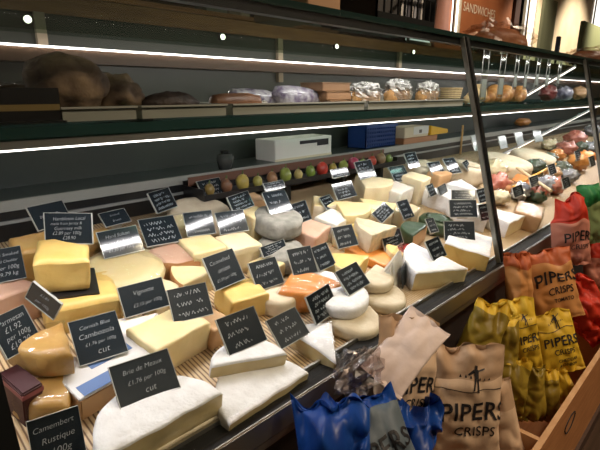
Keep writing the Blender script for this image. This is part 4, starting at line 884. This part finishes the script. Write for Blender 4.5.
def crisp_bag(label, px, py, y, W, H, yaw, lean, body, topc, split=.72, roll=0, fold=None, seed=0, text=True, T=.035, flav=None, emblem=False, tcol=None, dz=0, crush=.006, tsize=1.0, neck=1.0, jag=.006, tu=.05, lv=.66):
    """px,py: middle of the bag's front; W,H size in metres"""
    c = at_y(px, py, y)
    mx = Matrix.Translation(c) @ Matrix.Rotation(math.radians(yaw), 4, 'Z') @ Matrix.Rotation(-math.radians(lean), 4, 'X') @ Matrix.Rotation(math.radians(roll), 4, 'Y') @ Matrix.Translation((0, 0, -H/2))
    t = thing('crisp_bag', label, 'crisp bag', mx=mx)
    so = Vector((seed*4.7, seed*2.3, seed*1.1))
    ku, kv = 3, max(3, round(3*H/W)); rl = random.Random(seed*17+3)
    lat = [[[rl.uniform(-1, 1) for i in range(ku+3)] for j in range(kv+3)] for k in range(2)]
    def crease(u, v, side):
        L = lat[0 if side < 0 else 1]; a = (u*.5+.5)*ku; b2 = max(0, min(1, v))*kv
        i, j = int(a), int(b2); fa, fb = a-i, b2-j
        if (i+j) % 2:
            if fa+fb < 1: return L[j][i]+fa*(L[j][i+1]-L[j][i])+fb*(L[j+1][i]-L[j][i])
            return L[j+1][i+1]+(1-fa)*(L[j+1][i]-L[j+1][i+1])+(1-fb)*(L[j][i+1]-L[j+1][i+1])
        if fa > fb: return L[j][i]+fa*(L[j][i+1]-L[j][i])+fb*(L[j+1][i+1]-L[j][i+1])
        return L[j][i]+fb*(L[j+1][i]-L[j][i])+fa*(L[j+1][i+1]-L[j+1][i])
    def S(u, v, side):
        sv = max(0.0, math.sin(PI*min(max((v-.03)/.94, 0), 1)))
        pin = 1-.07*(sv**.7)
        x = u*W/2*pin
        if v > split and neck < 1: g = (v-split)/(1-split); x *= 1-(1-neck)*math.sin(min(1, g*1.3)*PI/2)
        cr = crush*(1+1.2*max(0, (v-split*.9)))
        th = T*((1-u*u) ** .55 if abs(u) < 1 else 0)*(sv**.55)
        z = v*H
        q = Vector((x*16, side*3, z*16))+so
        edge = 1-sv
        th2 = th*side+(cr*.35*noise.noise(q)+cr*.75*crease(u, v, side))*(.35+.65*min(1, th/.01))*(1-max(0, abs(u)-.8)*4) + crush*1.1*edge*math.sin(u*9+seed)*(1-abs(u))*side*0.8
        th2 -= side*-1*cr*1.0*(abs(noise.noise(q*1.7+Vector((3, 1, 2))))-.2)+0*side
        if neck < 1: th2 += side*T*.5*max(0, math.sin(PI*min(1, max(0, (v-split)/(1-split)))))*(1-u*u)
        if abs(u) > .999: th2 = crush*noise.noise(Vector((0, 0, z*16))+so)
        z += jag*noise.noise(Vector((x*22, seed, v*3)))*v*v*1.5
        p = Vector((x, th2, z))
        if fold and v > fold[0]:
            zf = fold[0]*H; a = math.radians(fold[1])*min(1, (v-fold[0])/.05)
            dzv = p.z-zf; yy = p.y
            p = Vector((x, yy*math.cos(a)-dzv*math.sin(a), zf+dzv*math.cos(a)+yy*math.sin(a)))
        return p
    nu, nv = 30, 44
    for lo, hi, nm, m in ((0, split, 'pouch', body), (split, 1, 'top_panel', topc)):
        mb = MB(); n2 = max(6, int(nv*(hi-lo)))
        for side in (-1, 1):
            vs = [S(-1+2*i/nu, lo+(hi-lo)*j/n2, side) for j in range(n2+1) for i in range(nu+1)]
            fs = [(j*(nu+1)+i, j*(nu+1)+i+1, (j+1)*(nu+1)+i+1, (j+1)*(nu+1)+i) for j in range(n2) for i in range(nu)]
            mb.add(vs, fs)
        po = mb.build(nm, m, t, smooth=True)
        if nm == 'pouch': pouch = po
    def onbag(vs, fs, nm, u0, v0, arc=0.0, m=None):
        mb = MB()
        out = []
        for p in vs:
            x = p.x; u = (u0*W/2+x)/(W/2); u = max(-.985, min(.985, u)); v = v0+p.y/H+arc*(x/W)**2
            q = S(u, v, -1); q.y -= .0018; out.append(q)
        mb.add(out, fs); mb.build(nm, m or tcol or ink(), pouch)
    if text:
        vs, fs = text_mesh('PIPERS', W*.30*tsize, .012, .0, 1.05); onbag(vs, fs, 'lettering', tu, split*lv, -.10)
        vs, fs = text_mesh('CRISPS', W*.17*tsize, .008, .0, 1.05); onbag(vs, fs, 'lettering', tu+.03, split*lv-.24*W/H*tsize, -.10)
        if flav:
            for k, s in enumerate(flav):
                vs, fs = text_mesh(s, W*.105, .012, 0, 1.0); onbag(vs, fs, 'flavour_lettering', .22, split*lv-(.44+.12*k)*W/H)
    if emblem:
        s = W*.11; v = []; f = []
        def poly(pts): o = len(v); v.extend(Vector((a*s, b*s, 0)) for a, b in pts); f.append(list(range(o, o+len(pts))))
        poly([(-.2, .1), (.25, .1), (.3, 1.0), (-.25, 1.0)]); poly([(-.15, 1.0), (.15, 1.0), (.2, 1.35), (-.2, 1.35)])
        poly([(-.2, .1), (0, .1), (-.25, -1.1), (-.45, -1.1)]); poly([(.05, .1), (.25, .1), (.35, -1.3), (.15, -1.3)])
        poly([(.2, .8), (.3, 1.0), (1.0, 1.4), (1.0, 1.25)]); poly([(-.3, .9), (-.2, .6), (-.9, .2), (-1.0, .35)])
        for k in range(7): x = -1.9+.55*k; poly([(x, 0), (x+.25, 0), (x+.14, .35)])
        onbag(v, f, 'emblem', tu, split*1.02)
        n = 30; v = [Vector((-W*.48+W*.96*i/n, H*.012*math.sin(i*.35)+dy, 0)) for dy in (-.0008, .0008) for i in range(n+1)]
        f = [[i, i+1, n+2+i, n+1+i] for i in range(n)]; onbag(v, f, 'hill_line', 0, split*.90)
    return t
def foil(n, c, c2=None, r=.5): return mat(n, c, r, 0, c2 or tuple(min(1, q*1.2) for q in c), 9, .4, 30, coat=0, spec=.3)
tanp = foil('tan matt film', (.60, .43, .28), None, .5); tant = foil('tan brown top', (.44, .29, .175), None, .5)
pinkw = foil('pinkish white film', (.74, .60, .52), None, .5)
blu = foil('deep blue film', (.010, .045, .24), (.016, .085, .36), .36); blug = foil('blue grey film', (.10, .13, .15), None, .5); blul = foil('pale blue film', (.12, .25, .34), None, .5)
yel = foil('yellow film', (.62, .40, .03), None, .5); olv = foil('olive gold film', (.22, .15, .02), (.34, .24, .03), .35)
ora = foil('orange tan film', (.55, .25, .08), None, .5); red = foil('red film', (.50, .035, .015), None, .5); rbr = foil('red brown film', (.40, .09, .025), None, .5)
pnk = foil('pinkish red film', (.50, .20, .14), None, .5); grn = foil('green film', (.02, .16, .04), None, .5); grl = foil('pale green film', (.20, .26, .10), None, .5)

CB = crisp_bag
CB('large tan crisp bag facing forward with big black lettering, at bottom right of centre', 461, 404, .335, .172, .25, -46, 14, tanp, tant, .74, emblem=True, seed=1, T=.035, roll=2, tu=.22, crush=.010, jag=.012)
CB('tan crisp bag behind on the left, its pale back folded down', 405, 378, .375, .13, .22, -26, 20, tanp, tant, .72, seed=2, T=.03, roll=14, crush=.010, jag=.012, tu=.2)
CB('pinkish white flap of an upturned crisp bag by the steel sill', 406, 350, .372, .085, .15, -52, 48, pinkw, pinkw, .7, seed=3, text=False, T=.008, roll=38, crush=.003)
CB('tan crisp bag squeezed right of the large tan bag', 500, 428, .285, .085, .22, -62, 12, tanp, tant, .72, seed=4, T=.03, roll=-16, text=False, crush=.010)
CB('deep blue crisp bag open at the top, leftmost of the bags', 335, 449, .36, .115, .14, -46, 18, blul, blu, .40, seed=5, T=.045, text=False, roll=-6, crush=.022, jag=.05)
CB('blue grey crisp bag with black lettering between the two blue ones', 376, 450, .325, .12, .15, -40, 28, blug, blu, .86, seed=6, T=.04, roll=-18, crush=.014, jag=.02, tu=.1)
CB('bright blue crumpled crisp bag in front of the tan bags', 409, 446, .325, .085, .14, -40, 24, blul, blu, .30, seed=7, T=.045, text=False, roll=22, crush=.024, jag=.04)
CB('dark olive crisp bag against the glass counter, left of the yellow ones', 479, 342, .375, .095, .19, -40, 12, olv, yel, .90, seed=8, text=False, T=.03, roll=24, crush=.012, jag=.015)
CB('olive gold crisp bag second in the yellow row', 501, 354, .355, .09, .20, -44, 12, olv, yel, .90, seed=9, text=False, T=.032, roll=0, crush=.012, jag=.015)
CB('yellow crisp bag with lettering behind the frontmost yellow one', 520, 336, .345, .098, .19, -48, 14, yel, yel, .74, seed=10, T=.032, roll=-10, emblem=True, crush=.012, jag=.015, tu=.2)
CB('bright yellow crisp bag with lettering by the crate edge', 556, 342, .290, .118, .165, -50, 22, yel, yel, .80, seed=11, T=.03, roll=-14, emblem=True, flav=['CHEDDAR', '& ONION'], crush=.010, jag=.012, tu=.12)
CB('olive crisp bag low in the crate, left', 508, 388, .325, .10, .15, -40, 10, olv, yel, .90, seed=12, text=False, T=.03, roll=8, crush=.014, jag=.02)
CB('olive crisp bag low in the crate, middle', 529, 392, .298, .085, .15, -46, 10, olv, olv, .86, seed=13, text=False, T=.03, roll=-4, crush=.014, jag=.02)
CB('olive crisp bag low in the crate, next to the crate front', 545, 395, .272, .075, .14, -50, 10, olv, yel, .88, seed=14, text=False, T=.025, roll=-6, crush=.012, jag=.02)
CB('yellow bag corner poking up beside the crate front', 562, 384, .255, .055, .09, -54, 30, yel, yel, .8, seed=15, text=False, T=.018, roll=-20, crush=.012)
CB('orange tan crisp bag with large lettering and a red brown top', 552, 284, .340, .140, .200, -50, 18, ora, rbr, .78, seed=16, T=.036, roll=-12, flav=['TOMATO'], crush=.012, jag=.022, tu=.12, lv=.76, tsize=1.08)
CB('red brown crisp bag left behind the orange tan bag', 519, 286, .392, .075, .18, -44, 12, ora, rbr, .80, seed=17, T=.03, text=False, roll=-6, crush=.012, jag=.015)
CB('pinkish crisp bag with a scrunched bright red top by the counter', 570, 232, .372, .122, .215, -50, 10, pnk, red, .66, seed=18, T=.038, roll=-6, crush=.012, neck=.74, jag=.03, tu=.25)
CB('green topped crisp bag behind the pinkish one', 592, 214, .385, .115, .22, -52, 6, grl, grn, .70, seed=19, T=.035, roll=-14, text=False, neck=.7, crush=.012, jag=.03)
CB('crumpled bright red crisp bag at the right of the orange tan bag', 585, 304, .310, .125, .18, -52, 22, red, red, .7, seed=20, T=.045, text=False, roll=-30, crush=.028, jag=.04)
CB('red crisp bag lying low by the crate rim at the right', 590, 326, .285, .10, .11, -54, 40, red, red, .7, seed=21, T=.035, text=False, roll=-40, crush=.024, jag=.03)
CB('red and pink crisp bag at the right edge behind the red heap', 600, 262, .35, .13, .21, -52, 14, pnk, red, .62, seed=22, T=.04, text=False, roll=-6, crush=.016, neck=.8, jag=.03)
# crumpled clear bag beside the sill
p = at_y(358, 372, .40); t = thing('clear_plastic_bag', 'crumpled clear plastic bag between the sill and the blue bags', 'bag', p)
mb = MB(); mb.blob((0, 0, 0), .042, 1.2, .7, .9, .5, 3, 5, 24, 14); mb.build('film', glass_mat('grey crumpled film', (.80, .75, .73), .15, .3), t)

# ------------------------------------------------------------------ lights
def area(name, loc, rot, sx, sy, power, col):
    l = bpy.data.lights.new(name, 'AREA'); l.shape = 'RECTANGLE'; l.size = sx; l.size_y = sy; l.energy = power; l.color = col
    o = bpy.data.objects.new(name, l); C.objects.link(o); o.location = loc; o.rotation_euler = rot; return o
XM, XL = (X0+X1)/2, X1-X0
area('shelf_led_light', (XM, .703, 1.284), (math.radians(8), 0, 0), XL, .012, 20, (1, .94, .96))
area('canopy_led_light', (3.4, .672, 1.487), (math.radians(38), 0, 0), 5.4, .012, 9, (1, .93, .89))
area('batten_led_light', (XM, 1.325, 1.4695), (math.radians(-40), 0, 0), XL, .012, 13, (1, .92, .88))
def spot(loc, tgt, power, col, ang=70):
    l = bpy.data.lights.new('ceiling_spot', 'SPOT'); l.energy = power; l.color = col; l.spot_size = math.radians(ang); l.spot_blend = .6; l.shadow_soft_size = .08
    o = bpy.data.objects.new('ceiling_spot', l); C.objects.link(o); o.location = loc; o.rotation_euler = (Vector(tgt)-Vector(loc)).to_track_quat('-Z', 'Y').to_euler()
spot((1.6, -1.0, 3.1), (1.4, .35, .6), 120, (1, .78, .55))
spot((3.2, -.6, 3.1), (2.2, .5, .8), 80, (1, .80, .58))
spot((.2, -1.2, 3.1), (.8, .8, .9), 45, (1, .80, .6))
spot((5.0, 1.3, 3.1), (5.6, 2.6, 1.75), 130, (1, .82, .62))
spot((7.4, .9, 3.1), (7.4, 2.6, 1.7), 420, (1, .86, .68))
spot((9.4, .9, 3.1), (9.6, 2.68, 1.8), 420, (1, .88, .72))
spot((1.2, 1.0, 3.1), (1.3, 2.0, 1.7), 60, (1, .82, .62))
area('cove_uplight', (2.2, -1.6, 2.5), (PI, 0, 0), 5.0, 1.2, 36, (1, .86, .72))  # added fill aimed at the ceiling, for soft ambient and a veil on glass
W = bpy.data.worlds.new('world'); SC.world = W; W.use_nodes = True
W.node_tree.nodes['Background'].inputs['Color'].default_value = (.9, .75, .6, 1); W.node_tree.nodes['Background'].inputs['Strength'].default_value = .07
SC.view_settings.view_transform = 'Standard'; SC.view_settings.look = 'None'; SC.view_settings.exposure = 0.0; SC.view_settings.gamma = 1.0; SC.view_settings.use_curve_mapping = False
SC.cycles.use_denoising = True
SC.cycles.transparent_max_bounces = 24; SC.cycles.max_bounces = 8; SC.cycles.sample_clamp_indirect = 3.0
for s in SIZES: print('CARD', *s)
